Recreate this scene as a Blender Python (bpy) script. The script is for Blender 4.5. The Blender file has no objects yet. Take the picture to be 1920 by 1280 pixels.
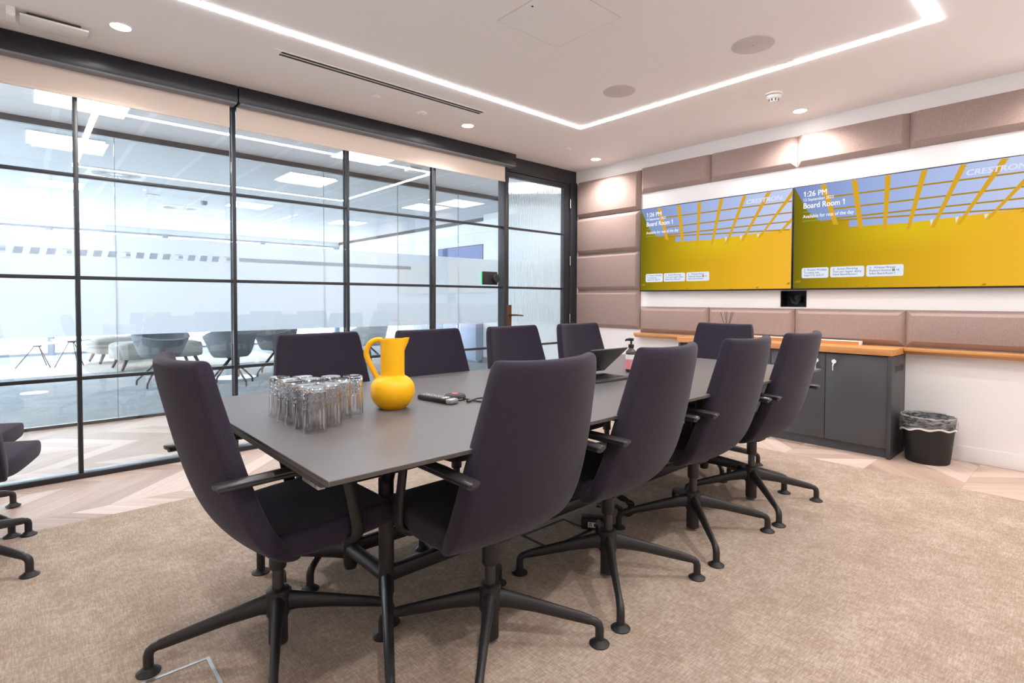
import bpy, bmesh, math, random
import numpy as np
from mathutils import Vector, Matrix
random.seed(4)
S = bpy.context.scene
COL = S.collection
PI = math.pi
CZ = 2.70          # ceiling height

# ------------------------------------------------------------------ helpers
def lin(r, g, b):
    f = lambda c: (c / 255) / 12.92 if c / 255 <= .04045 else ((c / 255 + .055) / 1.055) ** 2.4
    return (f(r), f(g), f(b), 1)

class MB:
    """collects shapes for ONE mesh object"""
    def __init__(s): s.v = []; s.f = []; s.m = []
    def add(s, vs, fs, m=0):
        o = len(s.v); s.v += [tuple(p) for p in vs]
        s.f += [tuple(i + o for i in q) for q in fs]; s.m += [m] * len(fs); return s
    def box(s, x0, x1, y0, y1, z0, z1, m=0):
        vs = [(x, y, z) for z in (z0, z1) for y in (y0, y1) for x in (x0, x1)]
        return s.add(vs, [(0, 2, 3, 1), (4, 5, 7, 6), (0, 1, 5, 4), (2, 6, 7, 3), (0, 4, 6, 2), (1, 3, 7, 5)], m)
    def quad(s, a, b, c, d, m=0): return s.add([a, b, c, d], [(0, 1, 2, 3)], m)
    def prism(s, poly, z0, z1, m=0, top=None):
        n = len(poly); top = top or poly
        vs = [(x, y, z0) for x, y in poly] + [(x, y, z1) for x, y in top]
        fs = [(i, (i + 1) % n, n + (i + 1) % n, n + i) for i in range(n)] + [tuple(range(n - 1, -1, -1)), tuple(range(n, 2 * n))]
        return s.add(vs, fs, m)
    def rings(s, rings, m=0, caps=True):
        n = len(rings[0]); vs = [p for r in rings for p in r]; fs = []
        for k in range(len(rings) - 1):
            for i in range(n):
                j = (i + 1) % n
                fs.append((k * n + i, k * n + j, (k + 1) * n + j, (k + 1) * n + i))
        if caps: fs += [tuple(range(n - 1, -1, -1)), tuple(range((len(rings) - 1) * n, len(rings) * n))]
        return s.add(vs, fs, m)
    def lathe(s, prof, n=32, c=(0, 0, 0), m=0, caps=True):
        return s.rings([[(c[0] + r * math.cos(2 * PI * i / n), c[1] + r * math.sin(2 * PI * i / n), c[2] + z) for i in range(n)] for r, z in prof], m, caps)
    def tube(s, pts, rad, n=12, m=0, flat=1.0, up=(0, 0, 1)):
        P = [Vector(p) for p in pts]; R = rad if isinstance(rad, (list, tuple)) else [rad] * len(P)
        rr = []; N = None
        for k, p in enumerate(P):
            t = ((P[k + 1] if k + 1 < len(P) else p) - (P[k - 1] if k else p)).normalized()
            if N is None:
                u = Vector(up); u = u if abs(u.dot(t)) < .95 else Vector((1, 0, 0))
                N = (u - t * u.dot(t)).normalized()
            else: N = (N - t * N.dot(t)).normalized()
            B = t.cross(N)
            rr.append([tuple(p + N * R[k] * flat * math.cos(2 * PI * i / n) + B * R[k] * math.sin(2 * PI * i / n)) for i in range(n)])
        return s.rings(rr, m)
    def xf(s, M, start=0):
        s.v[start:] = [tuple(M @ Vector(p)) for p in s.v[start:]]; return s
    def build(s, name, mats, parent=None, bevel=0, seg=2, angle=38, smooth=True, sub=0):
        me = bpy.data.meshes.new(name); me.from_pydata(s.v, [], s.f)
        mats = mats if isinstance(mats, (list, tuple)) else [mats]
        for q in mats: me.materials.append(q)
        me.polygons.foreach_set('material_index', s.m)
        bm = bmesh.new(); bm.from_mesh(me)
        if len(s.f) < 60000: bmesh.ops.recalc_face_normals(bm, faces=bm.faces)
        if bevel:
            es = [e for e in bm.edges if len(e.link_faces) == 2 and e.calc_face_angle(0) > .5]
            bmesh.ops.bevel(bm, geom=es, offset=bevel, segments=seg, profile=.5, affect='EDGES', clamp_overlap=True)
        bm.to_mesh(me); bm.free()
        if smooth:
            me.polygons.foreach_set('use_smooth', [True] * len(me.polygons))
            me.set_sharp_from_angle(angle=math.radians(angle))
        o = bpy.data.objects.new(name, me); COL.objects.link(o)
        if parent is not None: o.parent = parent
        if sub:
            mo = o.modifiers.new('s', 'SUBSURF'); mo.levels = mo.render_levels = sub
        return o

def tag(o, label=None, cat=None, group=None, kind=None):
    if label: o['label'] = label
    if cat: o['category'] = cat
    if group: o['group'] = group
    if kind: o['kind'] = kind
    return o
def thing(name, label, cat, loc=(0, 0, 0), rz=0, group=None, kind=None):
    o = bpy.data.objects.new(name, None); COL.objects.link(o); o.empty_display_size = .1
    o.location = loc; o.rotation_euler = (0, 0, rz)
    return tag(o, label, cat, group, kind)
def struct(o, label=None, cat=None): return tag(o, label, cat, kind='structure')
def dup(root, loc, rz, label, group=None):
    r = root.copy(); COL.objects.link(r); r.location = loc; r.rotation_euler = (0, 0, rz); r['label'] = label
    if group: r['group'] = group
    for ch in list(root.children):
        c = ch.copy(); COL.objects.link(c); c.parent = r
        for g in list(ch.children):
            d = g.copy(); COL.objects.link(d); d.parent = c
    return r
def textmesh(body, size, bold=0.0):
    v, f = textmesh0(body, size); out_v, out_f = [], []
    ov, of_ = list(v), list(f)
    if body.startswith('1') or body.endswith('1'):
        g, _ = textmesh0('1', size); gx0, gx1, gh = min(p[0] for p in g), max(p[0] for p in g), max(p[1] for p in g); fx = max(p[0] for p in v)
        for sft in ([0] if body.startswith('1') else []) + ([fx - gx1] if body.endswith('1') and len(body) > 1 else []):
            n0 = len(ov); ov += [(gx0 + sft + .005, gh, 0), (gx0 + sft - .13, gh - .12, 0), (gx0 + sft - .13, gh - .23, 0), (gx0 + sft + .005, gh - .12, 0)]; of_.append((n0, n0 + 1, n0 + 2, n0 + 3))
    for dx, dy in (((0, 0),) if not bold else ((-bold, -bold * .6), (bold, bold * .6), (-bold, bold * .6), (bold, -bold * .6))):
        n0 = len(out_v); out_v += [(p[0] + dx, p[1] + dy, p[2]) for p in ov]; out_f += [tuple(i + n0 for i in q) for q in of_]
    return out_v, out_f
def textmesh0(body, size, bold=0.0):
    cu = bpy.data.curves.new('t', 'FONT'); cu.body = body; cu.size = size; cu.offset = bold; cu.resolution_u = 3
    o = bpy.data.objects.new('t', cu); COL.objects.link(o)
    dg = bpy.context.evaluated_depsgraph_get(); me = bpy.data.meshes.new_from_object(o.evaluated_get(dg))
    v = [tuple(p.co) for p in me.vertices]; f = [tuple(p.vertices) for p in me.polygons]
    bpy.data.objects.remove(o); bpy.data.curves.remove(cu); bpy.data.meshes.remove(me)
    return v, f

# ------------------------------------------------------------------ materials
def mat(name, col=(.5, .5, .5, 1), rough=.5, metal=0, spec=.5, sheen=0, bump=None, vary=None, emit=None, es=1, coat=0):
    m = bpy.data.materials.new(name); m.use_nodes = True; nt = m.node_tree
    b = nt.nodes['Principled BSDF']
    b.inputs['Base Color'].default_value = col; b.inputs['Roughness'].default_value = rough
    b.inputs['Metallic'].default_value = metal; b.inputs['Specular IOR Level'].default_value = spec
    b.inputs['Coat Weight'].default_value = coat
    if sheen:
        b.inputs['Sheen Weight'].default_value = sheen; b.inputs['Sheen Roughness'].default_value = .45
    if emit: b.inputs['Emission Color'].default_value = emit; b.inputs['Emission Strength'].default_value = es
    L = nt.links
    if bump or vary:
        tc = nt.nodes.new('ShaderNodeTexCoord')
    if vary:   # (scale, amount) colour speckle of the material itself
        n = nt.nodes.new('ShaderNodeTexNoise'); n.inputs['Scale'].default_value = vary[0]; n.inputs['Detail'].default_value = 3
        L.new(tc.outputs['Object'], n.inputs['Vector'])
        mx = nt.nodes.new('ShaderNodeMix'); mx.data_type = 'RGBA'
        a = vary[1]
        mx.inputs['A'].default_value = [c * (1 - a) for c in col[:3]] + [1]; mx.inputs['B'].default_value = [min(1, c * (1 + a)) for c in col[:3]] + [1]
        rp = nt.nodes.new('ShaderNodeMapRange'); rp.inputs['From Min'].default_value = .33; rp.inputs['From Max'].default_value = .67
        L.new(n.outputs['Fac'], rp.inputs['Value']); L.new(rp.outputs['Result'], mx.inputs['Factor']); L.new(mx.outputs['Result'], b.inputs['Base Color'])
    if bump:   # (scale, strength)
        n2 = nt.nodes.new('ShaderNodeTexNoise'); n2.inputs['Scale'].default_value = bump[0]; n2.inputs['Detail'].default_value = 2
        L.new(tc.outputs['Object'], n2.inputs['Vector'])
        bp = nt.nodes.new('ShaderNodeBump'); bp.inputs['Strength'].default_value = bump[1]; bp.inputs['Distance'].default_value = .002
        L.new(n2.outputs['Fac'], bp.inputs['Height']); L.new(bp.outputs['Normal'], b.inputs['Normal'])
    return m
def emis(name, col, st):
    m = bpy.data.materials.new(name); m.use_nodes = True; nt = m.node_tree; nt.nodes.clear()
    e = nt.nodes.new('ShaderNodeEmission'); e.inputs['Color'].default_value = col; e.inputs['Strength'].default_value = st
    o = nt.nodes.new('ShaderNodeOutputMaterial'); nt.links.new(e.outputs[0], o.inputs[0]); return m
def sheet_glass(name, tint, ior=1.5):
    m = bpy.data.materials.new(name); m.use_nodes = True; nt = m.node_tree; nt.nodes.clear(); L = nt.links
    t = nt.nodes.new('ShaderNodeBsdfTransparent'); t.inputs['Color'].default_value = tint
    g = nt.nodes.new('ShaderNodeBsdfGlossy'); g.inputs['Roughness'].default_value = 0.0
    # same Schlick reflectance on both faces of the pane
    N = NT(m); ge = nt.nodes.new('ShaderNodeNewGeometry'); dt = nt.nodes.new('ShaderNodeVectorMath'); dt.operation = 'DOT_PRODUCT'
    L.new(ge.outputs['Incoming'], dt.inputs[0]); L.new(ge.outputs['Normal'], dt.inputs[1])
    r0 = ((ior - 1) / (ior + 1)) ** 2
    fr = N('ADD', r0, N('MULTIPLY', 1 - r0, N('POWER', N('SUBTRACT', 1.0, N('ABSOLUTE', dt.outputs['Value'])), 5.0)))
    x = nt.nodes.new('ShaderNodeMixShader'); o = nt.nodes.new('ShaderNodeOutputMaterial')
    L.new(fr, x.inputs[0]); L.new(t.outputs[0], x.inputs[1]); L.new(g.outputs[0], x.inputs[2]); L.new(x.outputs[0], o.inputs[0])
    return m
def clear_glass(name, col, rough=0, ior=1.45):
    m = bpy.data.materials.new(name); m.use_nodes = True; nt = m.node_tree; nt.nodes.clear()
    g = nt.nodes.new('ShaderNodeBsdfGlass'); g.inputs['Color'].default_value = col; g.inputs['Roughness'].default_value = rough; g.inputs['IOR'].default_value = ior
    o = nt.nodes.new('ShaderNodeOutputMaterial'); nt.links.new(g.outputs[0], o.inputs[0]); return m
def crystal(name):
    m = clear_glass(name, (1, 1, 1, 1), 0, 1.62); nt = m.node_tree; L = nt.links
    g = nt.nodes['Glass BSDF']; o = nt.nodes['Material Output']
    t = nt.nodes.new('ShaderNodeBsdfTransparent'); x = nt.nodes.new('ShaderNodeMixShader'); x.inputs[0].default_value = .1
    dw = nt.nodes.new('ShaderNodeBsdfDiffuse'); dw.inputs[0].default_value = (.95, .96, .98, 1); x2 = nt.nodes.new('ShaderNodeMixShader'); x2.inputs[0].default_value = .0
    L.new(g.outputs[0], x.inputs[1]); L.new(t.outputs[0], x.inputs[2]); L.new(x.outputs[0], x2.inputs[1]); L.new(dw.outputs[0], x2.inputs[2]); L.new(x2.outputs[0], o.inputs[0]); return m
def film(name, col, clear):
    m = bpy.data.materials.new(name); m.use_nodes = True; nt = m.node_tree; nt.nodes.clear(); L = nt.links
    d = nt.nodes.new('ShaderNodeBsdfDiffuse'); d.inputs[0].default_value = col
    t = nt.nodes.new('ShaderNodeBsdfTranslucent'); t.inputs[0].default_value = col
    a = nt.nodes.new('ShaderNodeMixShader'); a.inputs[0].default_value = .68
    c = nt.nodes.new('ShaderNodeBsdfTransparent'); b = nt.nodes.new('ShaderNodeMixShader'); b.inputs[0].default_value = clear
    o = nt.nodes.new('ShaderNodeOutputMaterial')
    L.new(d.outputs[0], a.inputs[1]); L.new(t.outputs[0], a.inputs[2]); L.new(a.outputs[0], b.inputs[1]); L.new(c.outputs[0], b.inputs[2]); L.new(b.outputs[0], o.inputs[0])
    return m

class NT:
    """tiny node-maths builder"""
    def __init__(s, m): s.nt = m.node_tree
    def __call__(s, op, a, b=None, c=None):
        n = s.nt.nodes.new('ShaderNodeMath'); n.operation = op
        for i, q in enumerate((a, b, c)):
            if q is None: continue
            if isinstance(q, (int, float)): n.inputs[i].default_value = q
            else: s.nt.links.new(q, n.inputs[i])
        return n.outputs[0]
    def node(s, t, **kw):
        n = s.nt.nodes.new(t)
        for k, q in kw.items(): setattr(n, k, q)
        return n
    def ramp(s, fac, stops):
        r = s.nt.nodes.new('ShaderNodeValToRGB'); e = r.color_ramp.elements
        while len(e) < len(stops): e.new(.5)
        for q, (p, c) in zip(e, stops): q.position = p; q.color = c
        s.nt.links.new(fac, r.inputs[0]); return r.outputs[0]

def wood_floor():
    m = mat('chevron_oak_floor', rough=.5, spec=.2); N = NT(m); L = m.node_tree.links; b = m.node_tree.nodes['Principled BSDF']
    geo = N.node('ShaderNodeNewGeometry'); sp = N.node('ShaderNodeSeparateXYZ'); L.new(geo.outputs['Position'], sp.inputs[0])
    X, Y = sp.outputs[0], sp.outputs[1]
    W = .52
    xs = N('DIVIDE', N('ADD', X, 20.09), W); band = N('FLOOR', xs)
    tri = N('ABSOLUTE', N('SUBTRACT', N('MODULO', xs, 2.0), 1.0))
    q = N('DIVIDE', N('ADD', N('ADD', Y, 30), N('MULTIPLY', tri, W * 1.0)), .17)
    pid = N('FLOOR', q)
    cmb = N.node('ShaderNodeCombineXYZ'); L.new(band, cmb.inputs[0]); L.new(pid, cmb.inputs[1])
    wn = N.node('ShaderNodeTexWhiteNoise'); wn.noise_dimensions = '2D'; L.new(cmb.outputs[0], wn.inputs[0])
    # grain runs along each slanted plank
    cg = N.node('ShaderNodeCombineXYZ'); L.new(N('MULTIPLY', q, 3.2), cg.inputs[0]); L.new(N('MULTIPLY', xs, .5), cg.inputs[1]); L.new(N('MULTIPLY', wn.outputs['Value'], 40), cg.inputs[2])
    gn = N.node('ShaderNodeTexNoise'); gn.inputs['Scale'].default_value = 3.0; gn.inputs['Detail'].default_value = 5; gn.inputs['Distortion'].default_value = .6; L.new(cg.outputs[0], gn.inputs['Vector'])
    fac = N('ADD', N('MULTIPLY', wn.outputs['Value'], .55), N('MULTIPLY', gn.outputs['Fac'], .5))
    colr = N.ramp(fac, [(.15, lin(152, 128, 114)), (.5, lin(184, 161, 147)), (.85, lin(210, 191, 180))])
    fr = N('FRACT', q); gap = N('MAXIMUM', N('LESS_THAN', fr, .012), N('LESS_THAN', N('FRACT', xs), .004))
    mx = N.node('ShaderNodeMix'); mx.data_type = 'RGBA'; mx.inputs['B'].default_value = lin(140, 112, 95)
    L.new(N('MULTIPLY', gap, .7), mx.inputs['Factor']); L.new(colr, mx.inputs['A']); L.new(mx.outputs['Result'], b.inputs['Base Color'])
    return m

def carpet(name, dark, mid, light, tile=.5):
    m = mat(name, rough=.95, spec=.1); N = NT(m); L = m.node_tree.links; b = m.node_tree.nodes['Principled BSDF']
    geo = N.node('ShaderNodeNewGeometry')
    def streak(sx, sy, sc):
        mp = N.node('ShaderNodeMapping'); mp.inputs['Scale'].default_value = (sx, sy, 1); L.new(geo.outputs['Position'], mp.inputs[0])
        n = N.node('ShaderNodeTexNoise'); n.inputs['Scale'].default_value = sc; n.inputs['Detail'].default_value = 4; n.inputs['Roughness'].default_value = .7
        L.new(mp.outputs[0], n.inputs['Vector']); return n.outputs['Fac']
    a = streak(1, .14, 210); c = streak(.14, 1, 210); d = streak(1, 1, 5); e = streak(1, 1, 330)
    fac = N('ADD', N('ADD', N('MULTIPLY', a, .34), N('MULTIPLY', c, .34)), N('ADD', N('MULTIPLY', d, .2), N('MULTIPLY', e, .2)))
    colr = N.ramp(fac, [(.47, dark), (.54, mid), (.62, light)])
    sp = N.node('ShaderNodeSeparateXYZ'); L.new(geo.outputs['Position'], sp.inputs[0])
    L.new(colr, b.inputs['Base Color'])
    bp = N.node('ShaderNodeBump'); bp.inputs['Strength'].default_value = .5; bp.inputs['Distance'].default_value = .004
    L.new(fac, bp.inputs['Height']); L.new(bp.outputs[0], b.inputs['Normal'])
    return m

def felt(name, dark, light):
    m = mat(name, rough=.95, spec=.1, sheen=.15); N = NT(m); L = m.node_tree.links; b = m.node_tree.nodes['Principled BSDF']
    tc = N.node('ShaderNodeTexCoord')
    n = N.node('ShaderNodeTexNoise'); n.inputs['Scale'].default_value = 330; n.inputs['Detail'].default_value = 4; n.inputs['Roughness'].default_value = .75
    L.new(tc.outputs['Object'], n.inputs['Vector'])
    L.new(N.ramp(n.outputs['Fac'], [(.35, dark), (.65, light)]), b.inputs['Base Color'])
    bp = N.node('ShaderNodeBump'); bp.inputs['Strength'].default_value = .25; bp.inputs['Distance'].default_value = .002
    L.new(n.outputs['Fac'], bp.inputs['Height']); L.new(bp.outputs[0], b.inputs['Normal'])
    return m

def oak():
    m = mat('oak_veneer', rough=.42); N = NT(m); L = m.node_tree.links; b = m.node_tree.nodes['Principled BSDF']
    tc = N.node('ShaderNodeTexCoord'); mp = N.node('ShaderNodeMapping'); mp.inputs['Scale'].default_value = (1.2, 22, 22); L.new(tc.outputs['Object'], mp.inputs[0])
    n = N.node('ShaderNodeTexNoise'); n.inputs['Scale'].default_value = 2.2; n.inputs['Detail'].default_value = 5; L.new(mp.outputs[0], n.inputs['Vector'])
    L.new(N.ramp(n.outputs['Fac'], [(.3, lin(176, 118, 66)), (.7, lin(206, 148, 90))]), b.inputs['Base Color']); return m

def tiles():
    m = mat('white_ceiling_tiles', rough=.75); N = NT(m); L = m.node_tree.links; b = m.node_tree.nodes['Principled BSDF']
    geo = N.node('ShaderNodeNewGeometry'); sp = N.node('ShaderNodeSeparateXYZ'); L.new(geo.outputs['Position'], sp.inputs[0])
    fy = N('FRACT', N('DIVIDE', N('ADD', sp.outputs[1], 30 + 4.31), .615)); fx = N('FRACT', N('DIVIDE', N('ADD', sp.outputs[0], 30 + .73), .3))
    rib = N('LESS_THAN', N('ABSOLUTE', N('SUBTRACT', fy, .5)), .46)
    seam = N('LESS_THAN', fx, .02)
    mx = N.node('ShaderNodeMix'); mx.data_type = 'RGBA'; mx.inputs['A'].default_value = lin(240, 242, 244); mx.inputs['B'].default_value = lin(226, 230, 233)
    L.new(rib, mx.inputs['Factor'])
    m2 = N.node('ShaderNodeMix'); m2.data_type = 'RGBA'; m2.inputs['B'].default_value = lin(160, 166, 172)
    L.new(N('MULTIPLY', seam, N('MULTIPLY', rib, .55)), m2.inputs['Factor']); L.new(mx.outputs['Result'], m2.inputs['A']); L.new(m2.outputs['Result'], b.inputs['Base Color']); return m

M = dict(
    wall=mat('white_wall_paint', lin(236, 233, 232), .8, bump=(60, .03)),
    ceil=mat('ceiling_paint', lin(243, 239, 239), .85, bump=(50, .03)),
    wood=wood_floor(),
    rug=carpet('beige_woven_carpet', lin(147, 128, 113), lin(163, 145, 130), lin(187, 171, 158)),
    grey_carpet=carpet('grey_blue_carpet', lin(118, 126, 130), lin(140, 148, 152), lin(162, 168, 172)),
    lounge=carpet('lounge_carpet', lin(190, 182, 174), lin(205, 197, 188), lin(220, 212, 204)),
    black=mat('black_powder_coat', lin(38, 39, 44), .42),
    header=mat('dark_satin_metal', lin(36, 37, 43), .26, spec=.4),
    fabric=mat('aubergine_wool', lin(49, 43, 55), .92, spec=.15, sheen=.12, bump=(700, .3), vary=(650, .38)),
    base=mat('black_cast_metal', lin(33, 31, 33), .48, spec=.5),
    arm=mat('dark_satin_arm', lin(70, 68, 70), .33, metal=.5),
    chrome=mat('steel', lin(190, 188, 186), .25, metal=1),
    top=mat('graphite_laminate', lin(95, 91, 93), .40, spec=.5),
    topedge=mat('graphite_edge', lin(72, 66, 62), .5),
    felt=felt('taupe_felt', lin(134, 113, 106), lin(170, 149, 142)),
    oak=oak(),
    cab=mat('charcoal_laminate', lin(70, 70, 74), .45, bump=(200, .05)),
    cabside=mat('charcoal_side', lin(62, 62, 66), .42, bump=(140, .15)),
    white=mat('white_plastic', lin(238, 236, 234), .45),
    grille=mat('speaker_mesh', lin(206, 198, 195), .8, bump=(900, .5)),
    dark=mat('matt_black', lin(22, 21, 22), .55),
    rubber=mat('black_rubber', lin(28, 27, 28), .6),
    yellow=mat('yellow_glaze', lin(252, 186, 6), .45, spec=.4),
    blind=mat('sand_blind_fabric', lin(226, 209, 196), .9, bump=(700, .2)),
    brass=mat('aged_bronze', lin(112, 80, 56), .4, metal=.8),
    glass=sheet_glass('partition_glass', (.94, .955, .962, 1), 1.85),
    wglass=sheet_glass('window_glass', (.93, .96, .98, 1), 1.4),
    fluted=clear_glass('fluted_glass', (.97, .985, .99, 1), .05, 1.42),
    tumbler=crystal('crystal'),
    film=film('frosted_film', (.87, .90, .93, 1), .015),
    film2=film('grey_film_motif', (.62, .67, .73, 1), .05),
    led=emis('led_diffuser', (.975, .98, 1, 1), 42),
    down=emis('downlight_lens', (1, .96, .95, 1), 40),
    panel=emis('panel_diffuser', (.93, .97, 1, 1), 11),
    otile=tiles(),
    owall=mat('office_wall', lin(226, 228, 228), .8),
    tub=mat('grey_tub_fabric', lin(128, 131, 135), .9, vary=(60, .12)),
    tubw=mat('white_shell', lin(226, 230, 232), .5),
    oliv=mat('oatmeal_fabric', lin(150, 148, 143), .92, vary=(90, .1)),
    legwood=mat('dark_wood_leg', lin(96, 76, 78), .5),
    outside=mat('pale_terrace', lin(235, 238, 242), .8),
    bluedoor=mat('lilac_grey_door', lin(150, 160, 186), .5),
    silver=mat('silver_plastic', lin(160, 160, 164), .35, metal=.6),
    red=mat('coral_button', lin(226, 104, 104), .5),
    pink=mat('pink_label', lin(226, 138, 146), .6),
    amber=mat('dark_brown_bottle', lin(36, 18, 14), .12, coat=.6),
    laptop=mat('laptop_shell', lin(58, 56, 58), .4),
    alu=mat('aluminium', lin(176, 178, 182), .32, metal=.9),
    boxgrey=mat('grey_lid', lin(116, 120, 126), .45),
)

# ------------------------------------------------------------------ camera
F_, SY, YAW, PIT, ROL = 1017.7469, -51.5014, .8369, -.0264, .0031
cp = Vector((4.4372, -5.0212, 1.1514))
fw = Vector((-math.sin(YAW) * math.cos(PIT), math.cos(YAW) * math.cos(PIT), math.sin(PIT)))
r0 = Vector((math.cos(YAW), math.sin(YAW), 0)); u0 = r0.cross(fw)
Rv = r0 * math.cos(ROL) + u0 * math.sin(ROL); Uv = u0 * math.cos(ROL) - r0 * math.sin(ROL)
cam = bpy.data.cameras.new('camera'); co = bpy.data.objects.new('camera', cam); COL.objects.link(co)
cam.sensor_width = 36; cam.lens = F_ * 36 / 1920; cam.shift_y = SY / 1920; cam.clip_start = .05
co.matrix_world = Matrix(((Rv.x, Uv.x, -fw.x, cp.x), (Rv.y, Uv.y, -fw.y, cp.y), (Rv.z, Uv.z, -fw.z, cp.z), (0, 0, 0, 1)))
S.camera = co

# ------------------------------------------------------------------ room shell
XR, YN = 4.95, -5.95      # right wall, near wall
struct(MB().box(-1.85, XR, YN, 0, -.08, 0).build('floor', M['wood'], smooth=False), 'pale oak chevron plank floor', 'floor')
tag(MB().box(.90, XR - .02, YN + .02, -.77, 0, .006).build('carpet', M['rug'], smooth=False), 'beige woven carpet filling the floor under the boardroom table', 'carpet')
struct(MB().box(-.02, XR, YN, .25, CZ, CZ + .1).build('ceiling', M['ceil'], smooth=False), 'flat white boardroom ceiling', 'ceiling')
# screen wall with the recess under the screens
nx0, nx1, nz0, nz1 = 2.446, 2.661, 1.095, 1.238
w = MB(); w.box(-.02, nx0, 0, .15, 0, CZ).box(nx1, XR, 0, .15, 0, CZ).box(nx0, nx1, 0, .15, 0, nz0).box(nx0, nx1, 0, .15, nz1, CZ)
struct(w.build('wall_back', M['wall'], smooth=False), 'white wall carrying the two screens', 'wall')
struct(MB().box(XR, XR + .1, YN, .15, 0, CZ).build('wall_right', M['wall'], smooth=False))
struct(MB().box(-.02, XR, YN - .1, YN, 0, CZ).build('wall_near', M['wall'], smooth=False))
struct(MB().box(3.38, XR, -.014, 0, .0, .11).build('baseboard_back', M['wall'], bevel=.003), 'white skirting board along the screen wall', 'baseboard')
struct(MB().box(.02, 1.68, -.014, 0, .0, .11).build('baseboard_left', M['wall'], bevel=.003))

# ---- glazed partition (left wall)
MULL = [-5.676, -4.757, -3.838, -2.943, -2.060, -1.160]
ZB = [.64, 1.283, 1.929]
gl = thing('wall_left', 'black framed glass wall between boardroom and office', 'glass wall', (0, 0, 0), kind='structure')
for k in range(5):
    a, b = MULL[k], MULL[k + 1]
    p = MB().box(-.005, .005, a + .01, b - .01, 0, 2.6)
    p.build('glass_pane', M['glass'], gl, smooth=False)
MB().box(-.005, .005, YN, MULL[0] - .01, 0, 2.6).build('glass_pane', M['glass'], gl, smooth=False)
for k, y in enumerate(MULL):
    MB().box(.014, .040, y - .012, y + .012, .03, 2.62).box(-.04, -.018, y - .012, y + .012, .03, 2.62).build('mullion', M['black'], gl, bevel=.002)
for z in ZB:
    MB().box(.0, .026, YN, MULL[-1], z - .0115, z + .0115).build('transom', M['black'], gl, bevel=.002)
MB().box(-.05, .05, YN, MULL[-1], 0, .034).build('bottom_channel', M['black'], gl, bevel=.003)
MB().box(-.05, .03, YN, .0, 2.56, CZ).build('top_channel', M['black'], gl, bevel=.002)
MB().box(-.05, .055, MULL[-1] - .022, MULL[-1] + .022, 0, 2.62).build('end_post', M['black'], gl, bevel=.003)

def pelmet(y0, y1, label):
    t = MB().box(.031, .135, y0, y1, 2.578, CZ - .001).build('blind_pelmet', M['header'], bevel=.004)
    MB().box(.031, .14, y0 + .01, y1 - .01, 2.565, 2.578).build('bottom_lip', M['boxgrey'], t)
    return tag(t, label, 'pelmet', 'dark pelmets over the glass wall')
pelmet(YN + .01, -3.833, 'long dark metal pelmet over the glass wall, left of the seam')
pelmet(-3.827, -1.085, 'dark metal pelmet over the glass wall, ending beside the door')
def blind(y0, y1, label):
    t = tag(MB().box(.066, .0675, y0, y1, 2.425, 2.564).build('roller_blind', M['blind']), label, 'blind', 'roller blinds over the glass wall')
    MB().box(.061, .073, y0, y1, 2.405, 2.43).build('bottom_bar', M['blind'], t, bevel=.003)
blind(YN + .05, -3.873, 'sand roller blind, rolled up, on the left run of glass')
blind(-3.826, -1.186, 'sand roller blind, rolled up, ending near the door')

# ---- door
d = thing('door_1', 'black framed fluted glass door with bronze handle', 'door', (0, 0, 0), kind='structure')
MB().box(-.05, .05, -.118, -.0, 0, 2.56).build('jamb', M['black'], d, bevel=.003)
MB().box(-.05, .045, -1.14, -.118, 2.535, 2.56).build('head', M['black'], d, bevel=.003)
lf = MB().box(-.02, .03, -1.135, -1.098, .005, 2.53).box(-.02, .03, -.218, -.122, .005, 2.53).box(-.02, .03, -1.098, -.218, 2.48, 2.53).box(-.02, .03, -1.098, -.218, .005, .09)
for z in ZB: lf.box(.004, .026, -1.098, -.218, z - .0115, z + .0115)
leaf = lf.build('leaf', M['black'], d, smooth=False)
n = 36; flp = []
for i in range(n * 6 + 1):
    y = -1.098 + .88 * i / (n * 6); flp.append((-.001 + .005 * abs(math.sin(PI * i / 6)), y))
poly = flp + [(-.006, -.218), (-.006, -1.098)]
rg = [[(x, y, z) for x, y in poly] for z in (.09, 2.48)]
MB().rings(rg).build('fluted_glass', M['fluted'], d, angle=70)
h = MB().box(.03, .042, -1.130, -1.062, .78, 1.095).build('handle_plate', M['brass'], d, bevel=.003)
MB().tube([(.04, -1.096, .985), (.085, -1.096, .985)], .011).tube([(.085, -1.098, .985), (.085, -1.03, .984), (.083, -.93, .976)], [.011, .009, .007]).build('lever', M['brass'], h)
for z in (2.30, 1.62, .93, .3):
    MB().tube([(.052, -.128, z - .055), (.052, -.128, z + .055)], .0085, 10).build('hinge', M['chrome'], d)

# ---- ceiling items
def rect_loop(x0, x1, y0, y1, wd, z0, z1):
    m = MB(); a = wd / 2
    o = [(x0 - a, y0 - a), (x1 + a, y0 - a), (x1 + a, y1 + a), (x0 - a, y1 + a)]; i = [(x0 + a, y0 + a), (x1 - a, y0 + a), (x1 - a, y1 - a), (x0 + a, y1 - a)]
    vs = [(x, y, z0) for x, y in o] + [(x, y, z0) for x, y in i] + [(x, y, z1) for x, y in o] + [(x, y, z1) for x, y in i]; fs = []
    for k in range(4):
        j = (k + 1) % 4
        fs += [(k, j, 4 + j, 4 + k), (8 + k, 8 + j, 12 + j, 12 + k), (k, j, 8 + j, 8 + k), (4 + k, 4 + j, 12 + j, 12 + k)]
    return m.add(vs, fs)
lt = rect_loop(1.186, 3.745, -4.545, -1.262, .046, CZ - .004, CZ).build('linear_ceiling_light', M['led'], smooth=False)
tag(lt, 'glowing white rectangular light line recessed around the ceiling', 'ceiling light')

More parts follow.
